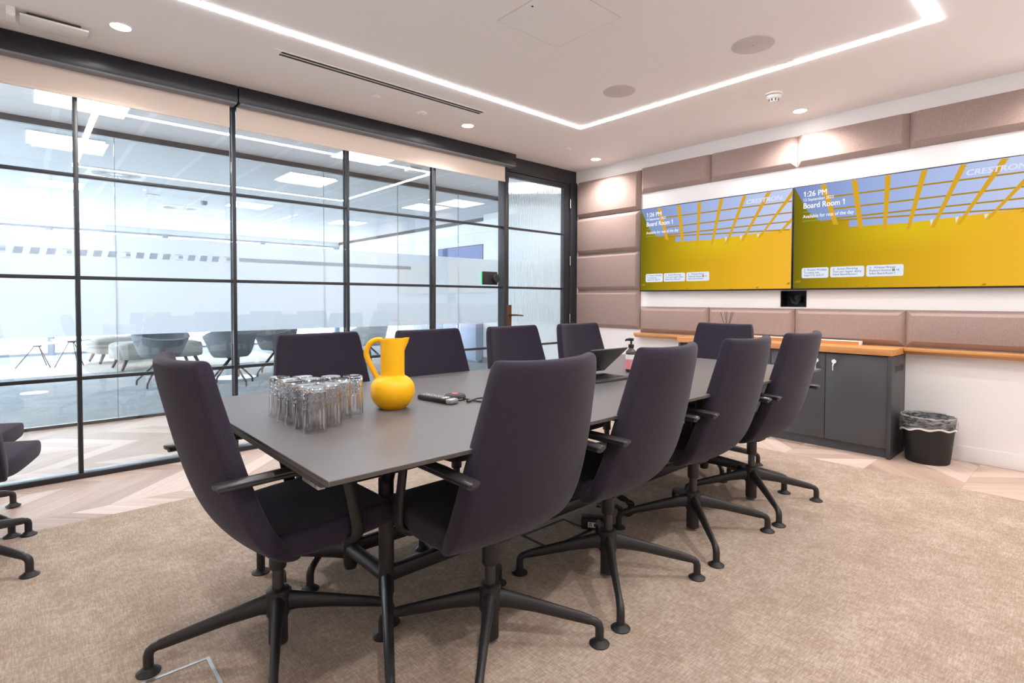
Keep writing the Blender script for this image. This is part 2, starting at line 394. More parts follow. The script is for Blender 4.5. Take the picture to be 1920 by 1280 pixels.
def downlight(x, y, label, watts=70, size=2.5):
    t = thing('downlight', label, 'ceiling light', (x, y, CZ), 0, 'round ceiling downlights')
    MB().lathe([(.060, 0), (.060, -.004), (.050, -.006), (.050, 0)], 36, caps=False).build('trim_ring', M['white'], t)
    MB().lathe([(.0502, -.001), (.0502, -.004), (.001, -.004)], 36).build('lens', M['down'], t)
    L = bpy.data.lights.new('downlight_beam', 'SPOT'); L.energy = watts; L.spot_size = size; L.spot_blend = .8; L.shadow_soft_size = .04; L.color = (1, .94, .90)
    o = bpy.data.objects.new('downlight_beam', L); COL.objects.link(o); o.parent = t; o.location = (0, 0, -.02)
DL = [(.616, -4.582, 'bright round downlight over the left run of the glass wall'), (.551, -2.054, 'bright round downlight beside the slot diffuser end'),
      (.586, -.315, 'bright round downlight in the corner by the door'), (2.689, -.29, 'bright round downlight beside the smoke detector')]
for x, y, l in DL: downlight(x, y, l)
for x, y in ((4.36, -.31), (4.36, -2.05), (4.36, -4.58)): downlight(x, y, 'round downlight on the right-hand side of the ceiling')
for x, y, r, l in ((2.937, -1.708, .122, 'larger-looking round ceiling speaker near the light line'), (1.943, -1.707, .118, 'round ceiling speaker above the far end of the table')):
    t = tag(MB().lathe([(r, 0), (r, -.003), (r - .004, -.005), (.001, -.005)], 48, (0, 0, 0)).build('ceiling_speaker', M['grille']), l, 'speaker', 'round ceiling speakers'); t.location = (x, y, CZ)
    MB().lathe([(.006, -.0052), (.006, -.0065), (.001, -.0065)], 12).build('badge', M['silver'], t)
# access hatch
t = thing('access_hatch', 'square flush access hatch in the ceiling', 'hatch', (2.352, -2.8, CZ))
MB().box(-.238, .238, -.238, .238, -.002, .0).build('panel', M['ceil'], t)
rect_loop(-.240, .240, -.240, .240, .003, -.0012, 0).build('gap', M['grille'], t)
MB().lathe([(.006, -.0022), (.006, -.004), (.001, -.004)], 12, (-.003, -.2, 0)).build('lock', M['dark'], t)
# linear slot diffuser
t = thing('slot_diffuser', 'long slot air diffuser with two black slots in the ceiling', 'vent', (.886, -2.99, CZ))
MB().box(-.042, .042, -.86, .84, -.002, 0).build('frame', M['ceil'], t)
for dx in (-.019, .019): MB().box(dx - .011, dx + .011, -.80, .82, -.0035, 0).build('slot', M['dark'], t)
# detectors and sensors
t = thing('smoke_detector', 'white smoke detector on the ceiling near the screen wall', 'smoke detector', (2.694, -.811, CZ))
MB().lathe([(.062, 0), (.062, -.008), (.056, -.012), (.001, -.012)], 32).build('base', M['white'], t)
MB().lathe([(.054, -.016), (.05, -.03), (.044, -.038), (.001, -.038)], 32).lathe([(.032, -.038), (.03, -.058), (.022, -.064), (.001, -.064)], 24).build('head', M['white'], t)
MB().lathe([(.05, -.012), (.05, -.016)], 32).build('gap', M['dark'], t)
for k in range(8):
    a = k * PI / 4; m = MB().box(.0305, .0335, -.004, .004, -.056, -.042); m.xf(Matrix.Rotation(a, 4, 'Z')); m.build('slit', M['dark'], t)
for x, y, r, l in ((.634, -2.994, .034, 'small white round sensor, left of the slot diffuser middle'), (.659, -.857, .034, 'small white round sensor near the door corner')):
    o = tag(MB().lathe([(r, 0), (r, -.006), (r - .006, -.010), (.001, -.010)], 28).build('ceiling_sensor', M['ceil']), l, 'sensor', 'small ceiling sensors'); o.location = (x, y, CZ)
o = tag(MB().lathe([(.042, 0), (.042, -.010), (.03, -.016), (.012, -.018), (.001, -.018)], 28).build('motion_sensor', M['white']), 'white domed sensor between the slot diffuser and the pelmet', 'sensor'); o.location = (.555, -2.539, CZ)
MB().lathe([(.012, -.0182), (.009, -.024), (.001, -.025)], 16).build('lens', M['grille'], o)
for x, y, l in ((1.48, -.62, 'faint round blank plate on the ceiling left of the smoke detector'), (2.98, -1.33, 'faint round blank plate beside the right ceiling speaker')):
    o = tag(MB().lathe([(.045, 0), (.045, -.0015), (.001, -.0015)], 32).build('blank_plate', M['ceil']), l, 'cover plate', 'blank ceiling plates'); o.location = (x, y, CZ)
t = thing('emergency_light', 'slim white emergency light blade hanging above the left blind', 'emergency light', (.40, -4.88, CZ))
m = MB().box(-.10, .09, -.13, .165, -.012, .0); m.xf(Matrix.Translation((0, 0, -.018)) @ Matrix.Rotation(math.radians(3), 4, 'Y')); m.build('plate', M['white'], t, bevel=.004)
MB().box(-.02, .06, -.10, .13, -.02, 0).build('mount', M['topedge'], t)
MB().box(-.02, .095, -.185, -.145, -.05, 0).build('bracket', M['white'], t, bevel=.006)

# ------------------------------------------------------------------ felt panels on the screen wall
def felt_panel(x0, x1, z0, z1, label, grp, flat=()):
    b = .042; D = .05
    i = dict(l=b, r=b, t=b, b=b)
    for q in flat: i[q] = .006
    vs = [(x0, 0, z0), (x1, 0, z0), (x1, 0, z1), (x0, 0, z1), (x0, -.012, z0), (x1, -.012, z0), (x1, -.012, z1), (x0, -.012, z1),
          (x0 + i['l'], -D, z0 + i['b']), (x1 - i['r'], -D, z0 + i['b']), (x1 - i['r'], -D, z1 - i['t']), (x0 + i['l'], -D, z1 - i['t'])]
    fs = [(0, 1, 5, 4), (1, 2, 6, 5), (2, 3, 7, 6), (3, 0, 4, 7), (4, 5, 9, 8), (5, 6, 10, 9), (6, 7, 11, 10), (7, 4, 8, 11), (8, 9, 10, 11), (3, 2, 1, 0)]
    xc, zc = (x0 + x1) / 2, z0
    o = MB().add([(x - xc, y, z - zc) for x, y, z in vs], fs).build('acoustic_panel', M['felt'], bevel=.0018, seg=2, smooth=True, angle=30)
    o.location = (xc, -.0005, zc); return tag(o, label, 'acoustic panel', grp)
zs = [2.562, 2.13, 1.692, 1.262, .83]
for k, l in enumerate(('top', 'second from top', 'third from top', 'bottom')):
    felt_panel(.085, .972, zs[k + 1] + .002, zs[k] - .002, 'taupe felt wall panel beside the door, %s of the column of four' % l, 'felt panels stacked beside the door', flat=('l',))
XS = [.978, 1.776, 2.574, 3.376, 4.174, 4.93]
pos = ('first panel from the door column', 'second panel from the door column', 'third panel, under the bright downlight scallop', 'fourth panel, above the right-hand screen', 'last panel at the right picture edge')
for k in range(5): felt_panel(XS[k] + .002, XS[k + 1] - .002, 2.303, 2.572, 'taupe felt panel above the screens, ' + pos[k], 'felt panels above the screens', flat=('t',))
pos = ('first panel, just right of the door column', 'second panel, behind the reed diffuser', 'third panel, over the right half of the sideboard', 'fourth panel, over the ledge above the bin', 'last panel at the right picture edge')
for k in range(5): felt_panel(XS[k] + .002, XS[k + 1] - .002, .805, 1.082, 'taupe felt panel below the screens, ' + pos[k], 'felt panels below the screens')

# ------------------------------------------------------------------ oak ledge, sideboard
def ledge(x0, x1, label):
    pr = [(0, .752), (-.075, .752), (-.105, .775), (-.105, .797), (0, .797)]
    m = MB().rings([[(x, y, z) for y, z in pr] for x in (x0, x1)])
    tag(m.build('oak_ledge', M['oak'], bevel=.002), label, 'ledge', 'oak ledges under the felt panels')
ledge(.955, 1.648, 'narrow oak wall ledge left of the sideboard')
ledge(3.385, XR - .01, 'narrow oak wall ledge right of the sideboard, above the bin')
sb = thing('sideboard', 'charcoal four-door sideboard under the screens', 'sideboard', (1.687, 0, 0))
MB().box(0, 1.664, -.34, -.02, .07, .748).build('carcass', M['cab'], sb, smooth=False)
MB().box(0, 1.664, -.335, -.02, 0, .07).build('plinth', M['cab'], sb, smooth=False)
MB().box(1.665, 1.69, -.378, -.002, 0, .748).build('side_panel', M['cabside'], sb, bevel=.001)
MB().box(-.025, -.001, -.378, -.002, 0, .748).build('side_panel', M['cabside'], sb, bevel=.001)
for k in range(4):
    dr = MB().box(.416 * k + .0025, .416 * (k + 1) - .0025, -.362, -.342, .072, .742).build('door', M['cab'], sb, bevel=.001)
    lx = .416 * k + (.416 - .062 if k % 2 == 0 else .062)
    lk = MB(); s0 = len(lk.v); lk.lathe([(.014, 0), (.014, .008), (.011, .010), (.001, .010)], 20); lk.xf(Matrix.Translation((lx, -.362, .685)) @ Matrix.Rotation(PI / 2, 4, 'X'))
    lk = lk.build('lock', M['chrome'], dr)
    if k >= 2:
        ky = MB(); ky.lathe([(.016, 0), (.016, .003)], 18); ky.xf(Matrix.Translation((lx + .002, -.375, .683)) @ Matrix.Rotation(PI / 2, 4, 'X'))
        ky.tube([(lx, -.375, .672), (lx - .004, -.378, .655), (lx - .006, -.378, .648)], .005, 8).box(lx - .008, lx - .003, -.379, -.376, .612, .65)
        ky.build('key', M['white'], dr)
MB().box(1.691, 1.6925, -.29, -.068, .624, .682).build('grille_frame', M['topedge'], sb)
MB().box(1.6926, 1.6935, -.278, -.08, .634, .672).build('grille', M['dark'], sb)
MB().box(1.650, 3.383, -.388, -.001, .752, .800).build('sideboard_worktop', M['oak'], bevel=.004)
tag(bpy.data.objects['sideboard_worktop'], 'oak worktop lying on the charcoal sideboard', 'worktop')
t = thing('trunking_strip', 'slim white-topped strip lying along the oak worktop', 'strip', (2.61, -.105, .8))
MB().box(-.49, .488, -.022, .03, 0, .026).build('body', M['oak'], t)
MB().box(-.49, .488, -.024, .032, .026, .032).build('top_edge', M['white'], t, bevel=.001)
MB().box(.488, .497, -.026, .033, 0, .033).build('end_cap', M['white'], t, bevel=.001)
# reed diffuser
t = thing('reed_diffuser', 'small black reed diffuser with dark sticks on the sideboard', 'reed diffuser', (2.05, -.2, .8))
MB().lathe([(.032, 0), (.034, .004), (.034, .07), (.028, .08), (.014, .085), (.014, .1), (.001, .1)], 28).build('bottle', M['amber'], t)
for k, (dx, dy) in enumerate(((-.062, 0), (-.03, .02), (.004, -.01), (.036, .02), (.062, 0))):
    MB().tube([(0, 0, .05), (dx, dy, .25 - abs(dx) * .1)], .0022, 6).build('reed', M['dark'], t)

# ------------------------------------------------------------------ screens
def disp_base():
    m = bpy.data.materials.new('yellow_wall_picture'); m.use_nodes = True; N = NT(m); nt = m.node_tree; nt.nodes.clear(); L = nt.links
    tc = N.node('ShaderNodeTexCoord'); sp = N.node('ShaderNodeSeparateXYZ'); L.new(tc.outputs['Generated'], sp.inputs[0])
    colr = N.ramp(sp.outputs[0], [(0.0, lin(118, 108, 22)), (.12, lin(158, 136, 22)), (.4, lin(206, 164, 30)), (.75, lin(238, 182, 44)), (1.0, lin(248, 188, 58))])
    tx = N('MULTIPLY', N('SUBTRACT', 1.0, N('ABSOLUTE', N('MULTIPLY', N('SUBTRACT', sp.outputs[2], .52), 5.0))), .35)
    fx = N('SUBTRACT', 1.0, N('ABSOLUTE', N('MULTIPLY', N('SUBTRACT', sp.outputs[0], .55), 2.6)))
    k = N('MAXIMUM', 0.0, N('MULTIPLY', N('MAXIMUM', 0.0, tx), N('MAXIMUM', 0.0, fx)))
    mx = N.node('ShaderNodeMix'); mx.data_type = 'RGBA'; mx.inputs['B'].default_value = lin(236, 224, 30); L.new(N('MULTIPLY', k, 1.2), mx.inputs['Factor']); L.new(colr, mx.inputs['A'])
    e = N.node('ShaderNodeEmission'); e.inputs['Strength'].default_value = DS; L.new(mx.outputs['Result'], e.inputs[0])
    o = N.node('ShaderNodeOutputMaterial'); L.new(e.outputs[0], o.inputs[0]); return m
DS = .74
def sky_mat():
    m = bpy.data.materials.new('sky_picture'); m.use_nodes = True; N = NT(m); nt = m.node_tree; nt.nodes.clear(); L = nt.links
    tc = N.node('ShaderNodeTexCoord'); sp = N.node('ShaderNodeSeparateXYZ'); L.new(tc.outputs['Generated'], sp.inputs[0])
    colr = N.ramp(sp.outputs[0], [(0, lin(124, 146, 196)), (.35, lin(158, 178, 226)), (.75, lin(186, 200, 240)), (1, lin(206, 214, 246))])
    e = N.node('ShaderNodeEmission'); e.inputs['Strength'].default_value = DS; L.new(colr, e.inputs[0])
    o = N.node('ShaderNodeOutputMaterial'); L.new(e.outputs[0], o.inputs[0]); return m
DM = [disp_base(), sky_mat(), emis('beam_dark', lin(176, 138, 34), DS), emis('beam', lin(220, 170, 46), DS), emis('screen_white', lin(250, 250, 252), DS * 1.05),
      emis('screen_green', lin(110, 196, 96), DS), emis('card_white', lin(232, 238, 252), DS), emis('card_text', lin(104, 116, 150), DS * .8), emis('logo_white', lin(222, 228, 248), DS * 1.05), emis('olive', lin(128, 116, 26), DS)]
# projective map: traced picture coordinates -> (u,v) on the screen
src = [(42, 262), (1440, 60), (1447, 990), (68, 1012)]; dst = [(0, 1), (1, 1), (1, 0), (0, 0)]
A = []; B = []
for (x, y), (u, v) in zip(src, dst):
    A += [[x, y, 1, 0, 0, 0, -u * x, -u * y], [0, 0, 0, x, y, 1, -v * x, -v * y]]; B += [u, v]
Hm = np.linalg.solve(np.array(A, float), np.array(B, float))
def uv(x, y):
    w = Hm[6] * x + Hm[7] * y + 1
    return min(1, max(0, (Hm[0] * x + Hm[1] * y + Hm[2]) / w)), min(1, max(0, (Hm[3] * x + Hm[4] * y + Hm[5]) / w))
TW, TH = 1.562, .886
def screen_mesh():
    m = MB(); Wd, Hd = TW - .016, TH - .022
    def P(q, k): u, v = uv(*q); return ((u - .5) * Wd, -.0612 - .0002 * k, .013 + v * Hd)
    m.quad((-Wd / 2, -.0612, .013), (Wd / 2, -.0612, .013), (Wd / 2, -.0612, .013 + Hd), (-Wd / 2, -.0612, .013 + Hd))
    def poly(pts, mi, k): m.add([P(q, k) for q in pts], [tuple(range(len(pts)))], mi)
    poly([(42, 262), (1440, 60), (1440, 400), (1425, 445), (1200, 470), (990, 500), (720, 538), (590, 546), (375, 560), (372, 502), (302, 500), (205, 513), (128, 440)], 1, 1)
    poly([(44, 275), (104, 400), (110, 465), (66, 440), (50, 330)], 9, 2)
    def line(a, b, w, mi, k):
        poly([(a[0], a[1] - w), (a[0], a[1] + w), (b[0], b[1] + w), (b[0], b[1] - w)], mi, k)
    for a, b in (((235, 338), (1440, 180)), ((262, 428), (1440, 285)), ((290, 496), (1440, 368)), ((215, 515), (1425, 446))): line(a, b, 6, 2, 2)
    for bt in ([(193, 245), (226, 240), (312, 545), (282, 540)], [(375, 218), (408, 213), (456, 573), (428, 568)], [(566, 190), (600, 186), (590, 586), (569, 586)], [(770, 160), (806, 155), (722, 586), (701, 586)],
               [(985, 129), (1022, 124), (859, 577), (837, 580)], [(1205, 97), (1247, 92), (1000, 555), (977, 562)], [(1440, 78), (1440, 135), (1156, 522), (1133, 528)], [(1440, 335), (1440, 376), (1346, 474), (1313, 482)]):
        poly(bt, 3, 3)
    for tr in ([(832, 520), (850, 516), (838, 560)], [(970, 505), (990, 500), (975, 545)], [(1125, 488), (1150, 484), (1133, 520)]): poly(tr, 8, 4)
    def txt(s, x, y, hpx, mi, k=5, bold=.0, width=None, skew=0):
        v, f = textmesh(s, 1, bold); u0, v0 = uv(x, y); u1, v1 = uv(x, y - hpx)
        h = (v1 - v0) * Hd / .72; sx = h
        if width:
            uw, _ = uv(x + width, y); mxv = max(p[0] for p in v); sx = (uw - u0) * Wd / mxv
        m.add([((u0 - .5) * Wd + p[0] * sx + p[1] * h * skew, -.0612 - .0002 * k, .013 + v0 * Hd + p[1] * h) for p in v], f, mi)
    txt('1:26 PM', 97, 332, 40, 4, bold=.022, width=138); txt('13 September 2022', 97, 366, 22, 4, bold=.014, width=180); txt('Board Room 1', 99, 420, 42, 4, bold=.022, width=244)
    txt('Available for rest of the day', 101, 492, 26, 4, bold=.014, width=298)
    for y in (446, 514): poly([(101, y - 2), (101, y + 2), (198, y - 7), (198, y - 11)], 5, 5)
    txt('CRESTRON.', 1015, 208, 40, 8, bold=.03, width=345, skew=.18)
    def card(x0, x1, y0, y1, lines):
        a = Vector(uv(x0, y1)); b = Vector(uv(x1, y0)); r = .013; pts = []
        X0, X1, Z0, Z1 = (a.x - .5) * Wd, (b.x - .5) * Wd, .013 + a.y * Hd, .013 + b.y * Hd
        for cx, cz, a0 in ((X1 - r, Z1 - r, 0), (X0 + r, Z1 - r, 90), (X0 + r, Z0 + r, 180), (X1 - r, Z0 + r, 270)):
            for j in range(6):
                an = math.radians(a0 + 18 * j); pts.append((cx + r * math.cos(an), -.0612 - .0004, cz + r * math.sin(an)))
        m.add(pts, [tuple(range(len(pts)))], 6)
        hh = (Z1 - Z0)
        for j, (s, wd) in enumerate(lines):
            v, f = textmesh(s, 1, .008); mxv = max(p[0] for p in v); sx = (X1 - X0) * wd / mxv; sz = hh * .2 / .72
            xo = X0 + (X1 - X0) * (.21 if j == 0 else .08); zo = Z1 - hh * (.30 + .26 * j)
            m.add([(xo + p[0] * sx, -.0618, zo + p[1] * sz) for p in v], f, 7)
        zo = Z1 - hh * .30; xo = X0 + (X1 - X0) * .08; e = hh * .16
        m.add([(xo + q * e * .9, -.0618, zo + w * e) for q, w in ((0, 0), (1, 0), (1, 1), (0, 1))], [(0, 1, 2, 3)], 7)
        m.add([(xo + q * e * .9, -.0620, zo + w * e) for q, w in ((.15, .15), (.85, .15), (.85, .85), (.15, .85))], [(0, 1, 2, 3)], 6)
        return X0, X1, Z0, Z1
    card(115, 269, 855, 937, [('Present Wireless', .72), ('To present visit:', .58), ('http://172.16.0.11', .74)])
    card(281, 475, 846, 931, [('Screen Mirroring', .60), ('From your Apple+ device', .84), ('Select Board-Room-1', .72)])
    X0, X1, Z0, Z1 = card(489, 697, 836, 926, [('Windows Miracast', .58), ('Keyboard shortcut      +K', .82), ('Select Board-Room-1', .70)])
    # the four-pane key symbol
    wx = X0 + (X1 - X0) * .70; wz = Z1 - (Z1 - Z0) * .57; e = (Z1 - Z0) * .10
    for i in (0, 1):
        for j in (0, 1): m.add([(wx + i * e * 1.1 + q * e, -.0620, wz + j * e * 1.1 + r * e) for q, r in ((0, 0), (1, 0), (1, 1), (0, 1))], [(0, 1, 2, 3)], 9)
    for x, y, w_, h_ in ((70, 968, 40, 14), (265, 998, 34, 18), (368, 1000, 16, 16), (480, 1000, 22, 10), (890, 1000, 20, 6), (1125, 990, 26, 14), (1405, 955, 32, 22)):
        poly([(x, y), (x + w_ * .5, y - h_), (x + w_, y - h_), (x + w_, y - 2), (x + w_ * .6, y)], 2, 4)
    return m
scr_me = screen_mesh()
def tv(xc, label):
    t = thing('wall_screen', label, 'screen', (xc, -.002, 1.243), 0, 'wall screens')
    MB().box(-TW / 2, TW / 2, -.060, -.035, 0, TH).box(-.5, .5, -.035, 0, .2, .7).build('housing', M['dark'], t, bevel=.002)
    global DISP
    if DISP is None: DISP = scr_me.build('display', DM, t, smooth=False)
    else:
        o = DISP.copy(); COL.objects.link(o); o.parent = t
DISP = None
tv(1.781, 'left wall screen showing 1:26 PM over a yellow wall and glass roof')
tv(3.347, 'right wall screen showing 1:26 PM, cut off by the picture edge')
# recess with cables
t = thing('wall_recess', 'black recessed box with cables under the screens', 'wall box', (2.5535, 0, 1.1665))
a, b = .1065, .0705
m = MB().box(-a, a, .126, .13, -b, b).box(-a, -a + .004, -.004, .13, -b, b).box(a - .004, a, -.004, .13, -b, b).box(-a, a, -.004, .13, -b, -b + .004).box(-a, a, -.004, .13, b - .004, b)
m.build('liner', M['dark'], t)
m = MB()
for k in range(4):
    m.tube([(-.02 + .005 * k, .1, .035), (-.045 + .01 * k, .04, .02 - .01 * k), (-.02 + .01 * k, .02, -.035), (.02, .02, -.05 + .006 * k), (.045 - .008 * k, .03, -.01), (.045 - .006 * k, .06, .04)], .0045, 8)
m.build('cable_loop', M['rubber'], t)
MB().lathe([(.03, -.03), (.034, 0), (.03, .03)], 24, (.01, .07, 0)).build('camera_body', M['dark'], t)

# ------------------------------------------------------------------ boardroom table
TX0, TX1, TY0, TY1 = 1.945, 3.262, -4.515, -1.445
tcx, tcy = (TX0 + TX1) / 2, (TY0 + TY1) / 2
tb = thing('boardroom_table', 'long graphite boardroom table with a slim sharp-edged top', 'table', (tcx, tcy, 0.006))
hx, hy = (TX1 - TX0) / 2, (TY1 - TY0) / 2
def rr(hx, hy): return [(-hx, -hy), (hx, -hy), (hx, hy), (-hx, hy)]
m = MB(); m.prism(rr(hx, hy), .722, .734, 1); m.m[-1] = 0; m.prism(rr(hx - .07, hy - .008), .700, .722, 1, top=rr(hx, hy))
m.build('tabletop', [M['top'], M['topedge']], tb, bevel=.0012, seg=1)
PX, PY = .14, 1.105
for sy in (-1, 1):
    for sx in (-1, 1):
        x, y = sx * PX, sy * PY
        p = MB().tube([(x, y, .115), (x, y, .52)], [.027, .027], 20).tube([(x, y, .10), (x, y, .118)], [.022, .027], 20)
        p.tube([(x, y, .50), (x + sx * .03, y, .58), (x + sx * .14, y - sy * .02, .706)], [.024, .022, .02], 14).tube([(x, y, .50), (x, y - sy * .03, .60), (x, y - sy * .10, .706)], [.024, .022, .02], 14)
        p.build('post', M['base'], tb)
        fx, fy = sx * .54, sy * 1.315
        dx, dy = fx - x, fy - y; Ld = math.hypot(dx, dy)
        pts = [(x, y, .165), (x + dx * .15, y + dy * .15, .158), (x + dx * .9, y + dy * .9, .100), (x + dx * .97, y + dy * .97, .094), (fx, fy, .091)]
        lg = MB().tube(pts, [.021, .020, .0145, .0135, .011], 14, flat=1.55).tube([(fx, fy, .106), (fx, fy, .098), (fx, fy, .012)], [.010, .0165, .0165], 14).build('leg', M['base'], tb)
        MB().lathe([(.036, .0), (.036, .004), (.020, .012), (.014, .022)], 24, (fx, fy, 0)).build('foot_glide', M['rubber'], lg)
    MB().tube([(-PX, sy * PY, .175), (PX, sy * PY, .175)], .026, 12).build('cross_bar', M['base'], tb)
for sx in (-1, 1):
    m = MB().box(sx * PX - .018, sx * PX + .018, -PY, PY, .155, .205)
    m.build('rail', M['base'], tb, bevel=.008)
MB().box(-.02, .02, -PY, PY, .66, .70).build('beam', M['base'], tb, bevel=.005)
MB().box(hx - .19, hx - .09, -hy + .012, -hy + .03, .688, .6998).box(hx - .110, hx - .09, -hy + .0105, -hy + .012, .690, .698).build('bracket', M['alu'], tb, bevel=.001)

# ------------------------------------------------------------------ conference chair
def cr(pts, n):
    """Catmull-Rom samples"""
    P = [np.array(p, float) for p in pts]; P = [2 * P[0] - P[1]] + P + [2 * P[-1] - P[-2]]; out = []
    for k in range(1, len(P) - 2):
        for j in range(n):
            t = j / n; a, b, c, d = P[k - 1:k + 3]
            out.append(.5 * (2 * b + (c - a) * t + (2 * a - 5 * b + 4 * c - d) * t * t + (3 * b - a - 3 * c + d) * t ** 3))
    out.append(P[-2]); return out
def rows_shell(rows, ss):
    out, inn = [], []; N = len(rows)
    for k, (x, z, w, th, g) in enumerate(rows):
        q0, q1 = rows[max(0, k - 1)], rows[min(N - 1, k + 1)]
        tx, tz = q1[0] - q0[0], q1[1] - q0[1]; l = math.hypot(tx, tz); nx, nz = tz / l, -tx / l
        o, i = [], []
        for q in ss:
            f = g * abs(q) ** 2.4
            o.append((x - nx * f, w * q, z - nz * f)); i.append((x - nx * (f + th), w * q * .985, z - nz * (f + th)))
        out.append(o); inn.append(i)
    return out, inn
def cage(skins, n):
    """closed cage from two skins of the same grid"""
    A, B = skins; R = len(A); m = MB(); vs = [p for r in A for p in r] + [p for r in B for p in r]; o = R * n; fs = []
    for k in range(R - 1):
        for i in range(n - 1):
            q = (k * n + i, k * n + i + 1, (k + 1) * n + i + 1, (k + 1) * n + i)
            fs += [q, tuple(o + j for j in q[::-1])]
        for i in (0, n - 1): fs.append((k * n + i, (k + 1) * n + i, o + (k + 1) * n + i, o + k * n + i))
    for k in (0, R - 1):
        for i in range(n - 1): fs.append((k * n + i, k * n + i + 1, o + k * n + i + 1, o + k * n + i))
    return m.add(vs, fs)
def make_chair(label):
    t = thing('conference_chair', label, 'chair', (0, 0, .006), 0, 'aubergine conference chairs')
    # padded shell: a control cage (outer and inner skin) rounded by subdivision
    rows = [(.00, .358, .205, .034, .0), (.06, .362, .230, .052, .010), (.125, .388, .246, .057, .024), (.192, .462, .252, .058, .040), (.237, .56, .251, .056, .048), (.274, .68, .243, .052, .051),
            (.304, .80, .228, .050, .053), (.327, .895, .216, .048, .053), (.335, .944, .209, .047, .053), (.338, .974, .198, .042, .052)]
    ss = (-1, -.94, -.62, -.22, .22, .62, .94, 1)
    cage(rows_shell(rows, ss), len(ss)).build('backrest', M['fabric'], t, angle=180, sub=2)
    ss = (-1, -.92, -.5, 0, .5, .92, 1)
    sr = [(-.304, .462, .398, .218), (-.296, .472, .389, .234), (-.22, .475, .386, .240), (-.1, .470, .378, .243), (.0, .463, .372, .238), (.085, .459, .386, .222), (.135, .455, .418, .20)]
    ups = [[(x, w_ * q, zt - .004 * abs(q) ** 3) for q in ss] for x, zt, zb, w_ in sr]; dns = [[(x, w_ * q * .985, zb + .004 * abs(q) ** 3) for q in ss] for x, zt, zb, w_ in sr]
    cage((dns, ups), len(ss)).build('seat', M['fabric'], t, angle=180, sub=2)
    # column and swivel plate
    MB().tube([(.0, 0, .262), (.0, 0, .352)], [.027, .027], 20).tube([(0, 0, .345), (0, 0, .366)], [.04, .05], 20).box(-.14, .06, -.045, .045, .350, .374).build('swivel_plate', M['base'], t, bevel=.004)
    MB().tube([(0, 0, .15), (0, 0, .27)], .0185, 18).build('gas_column', M['arm'], t)
    MB().lathe([(.024, .012), (.030, .016), (.030, .10), (.036, .11), (.040, .14), (.037, .175), (.036, .192), (.030, .196), (.001, .196)], 28).build('hub', M['base'], t)
    for k in range(4):
        pts = [(.02, 0, .148), (.06, 0, .144), (.15, 0, .126), (.30, 0, .090), (.335, 0, .081), (.346, 0, .078)]
        m = MB().tube(pts, [.024, .0195, .0155, .0122, .0110, .008], 14, flat=1.5, up=(0, 0, 1)).tube([(.30, 0, .0905), (.335, 0, .081), (.352, 0, .0755), (.362, 0, .067), (.366, 0, .055), (.366, 0, .012)], [.0125, .0135, .0142, .0146, .0146, .0144], 16)
        lg = m.build('leg', M['base'], t); lg.rotation_euler = (0, 0, PI / 4 + k * PI / 2)
        MB().lathe([(.033, .0), (.034, .004), (.024, .010), (.016, .018), (.001, .018)], 24, (.366, 0, 0)).build('foot_glide', M['rubber'], lg)
    for s in (-1, 1):
        y = s * .268
        # flat bar, then a bent post down to the seat pan
        m = MB().tube([(.252, y, .648), (.10, y, .651), (-.09, y, .652), (-.118, y, .650)], [.021, .021, .021, .018], 14, flat=.50)
        m.tube([tuple(p) for p in cr([(-.098, y, .655), (-.112, y * .995, .60), (-.135, y * .985, .50), (-.150, y * .965, .425), (-.148, y * .90, .397), (-.135, y * .78, .386), (-.11, y * .3, .374)], 4)], [.020] * 8 + [.021] * 4 + [.023] * 4 + [.024] * 9, 14, flat=.55, up=(0, 1, 0))
        ar = m.build('armrest', M['base'], t)
        pad = MB().tube([(.262, y, .656), (.255, y, .656), (.09, y, .660), (.03, y, .660)], [.015, .0215, .022, .021], 14, flat=.42).build('arm_pad', M['arm'], ar)
    return t
ch0 = None
def chair(x, y, deg, label, base=None, grp='aubergine conference chairs'):
    """deg: direction the back points to; base: direction of one leg"""
    global ch0
    if ch0 is None:
        ch0 = make_chair(label); r = ch0
        r.location = (x, y, .006); r.rotation_euler = (0, 0, math.radians(deg)); r['group'] = grp
    else: r = dup(ch0, (x, y, .006), math.radians(deg), label, grp)
    if base is not None:
        k = 0
        for c in r.children:
            if c.name.startswith('leg'): c.rotation_euler = (0, 0, math.radians(base - deg + 90 * k)); k += 1
    return r
chair(3.055, -3.87, 0, 'aubergine chair on the near long side, first from the near table end', 45)
chair(3.05, -3.23, 4, 'aubergine chair on the near long side, second from the near table end', 45)
chair(3.05, -2.55, 0, 'aubergine chair on the near long side, third from the near table end', 45)
chair(3.06, -1.92, 0, 'aubergine chair on the near long side, farthest along, in front of the cupboard keys', 45)
chair(2.612, -4.41, -88, 'aubergine chair with navy-lit seat at the near end of the table', -111)
chair(2.075, -3.935, 180, 'aubergine chair across the table behind the crystal tumblers', 45)
chair(2.135, -3.335, 180, 'aubergine chair across the table behind the yellow jug spout', 45)
chair(2.135, -2.70, 180, 'aubergine chair across the table in front of the door handle', 45)
chair(2.135, -2.07, 180, 'aubergine chair across the table behind the laptop', 45)
chair(2.54, -1.49, 90, 'aubergine chair at the far table end, in front of the reed diffuser', 45)
g2 = 'spare chairs by the near wall'
def armless(r):
    for c in list(r.children):
        if c.name.startswith('armrest'):
            for q in list(c.children): bpy.data.objects.remove(q)
            bpy.data.objects.remove(c)
armless(chair(1.2, -5.275, -19, 'spare aubergine chair cut off by the left picture edge, nearer one with the larger seat', 45, g2))
armless(chair(.655, -5.335, -19, 'spare aubergine chair cut off by the left picture edge, farther one nearest the glass', 45, g2))

# ------------------------------------------------------------------ things on the table
ZT = .74
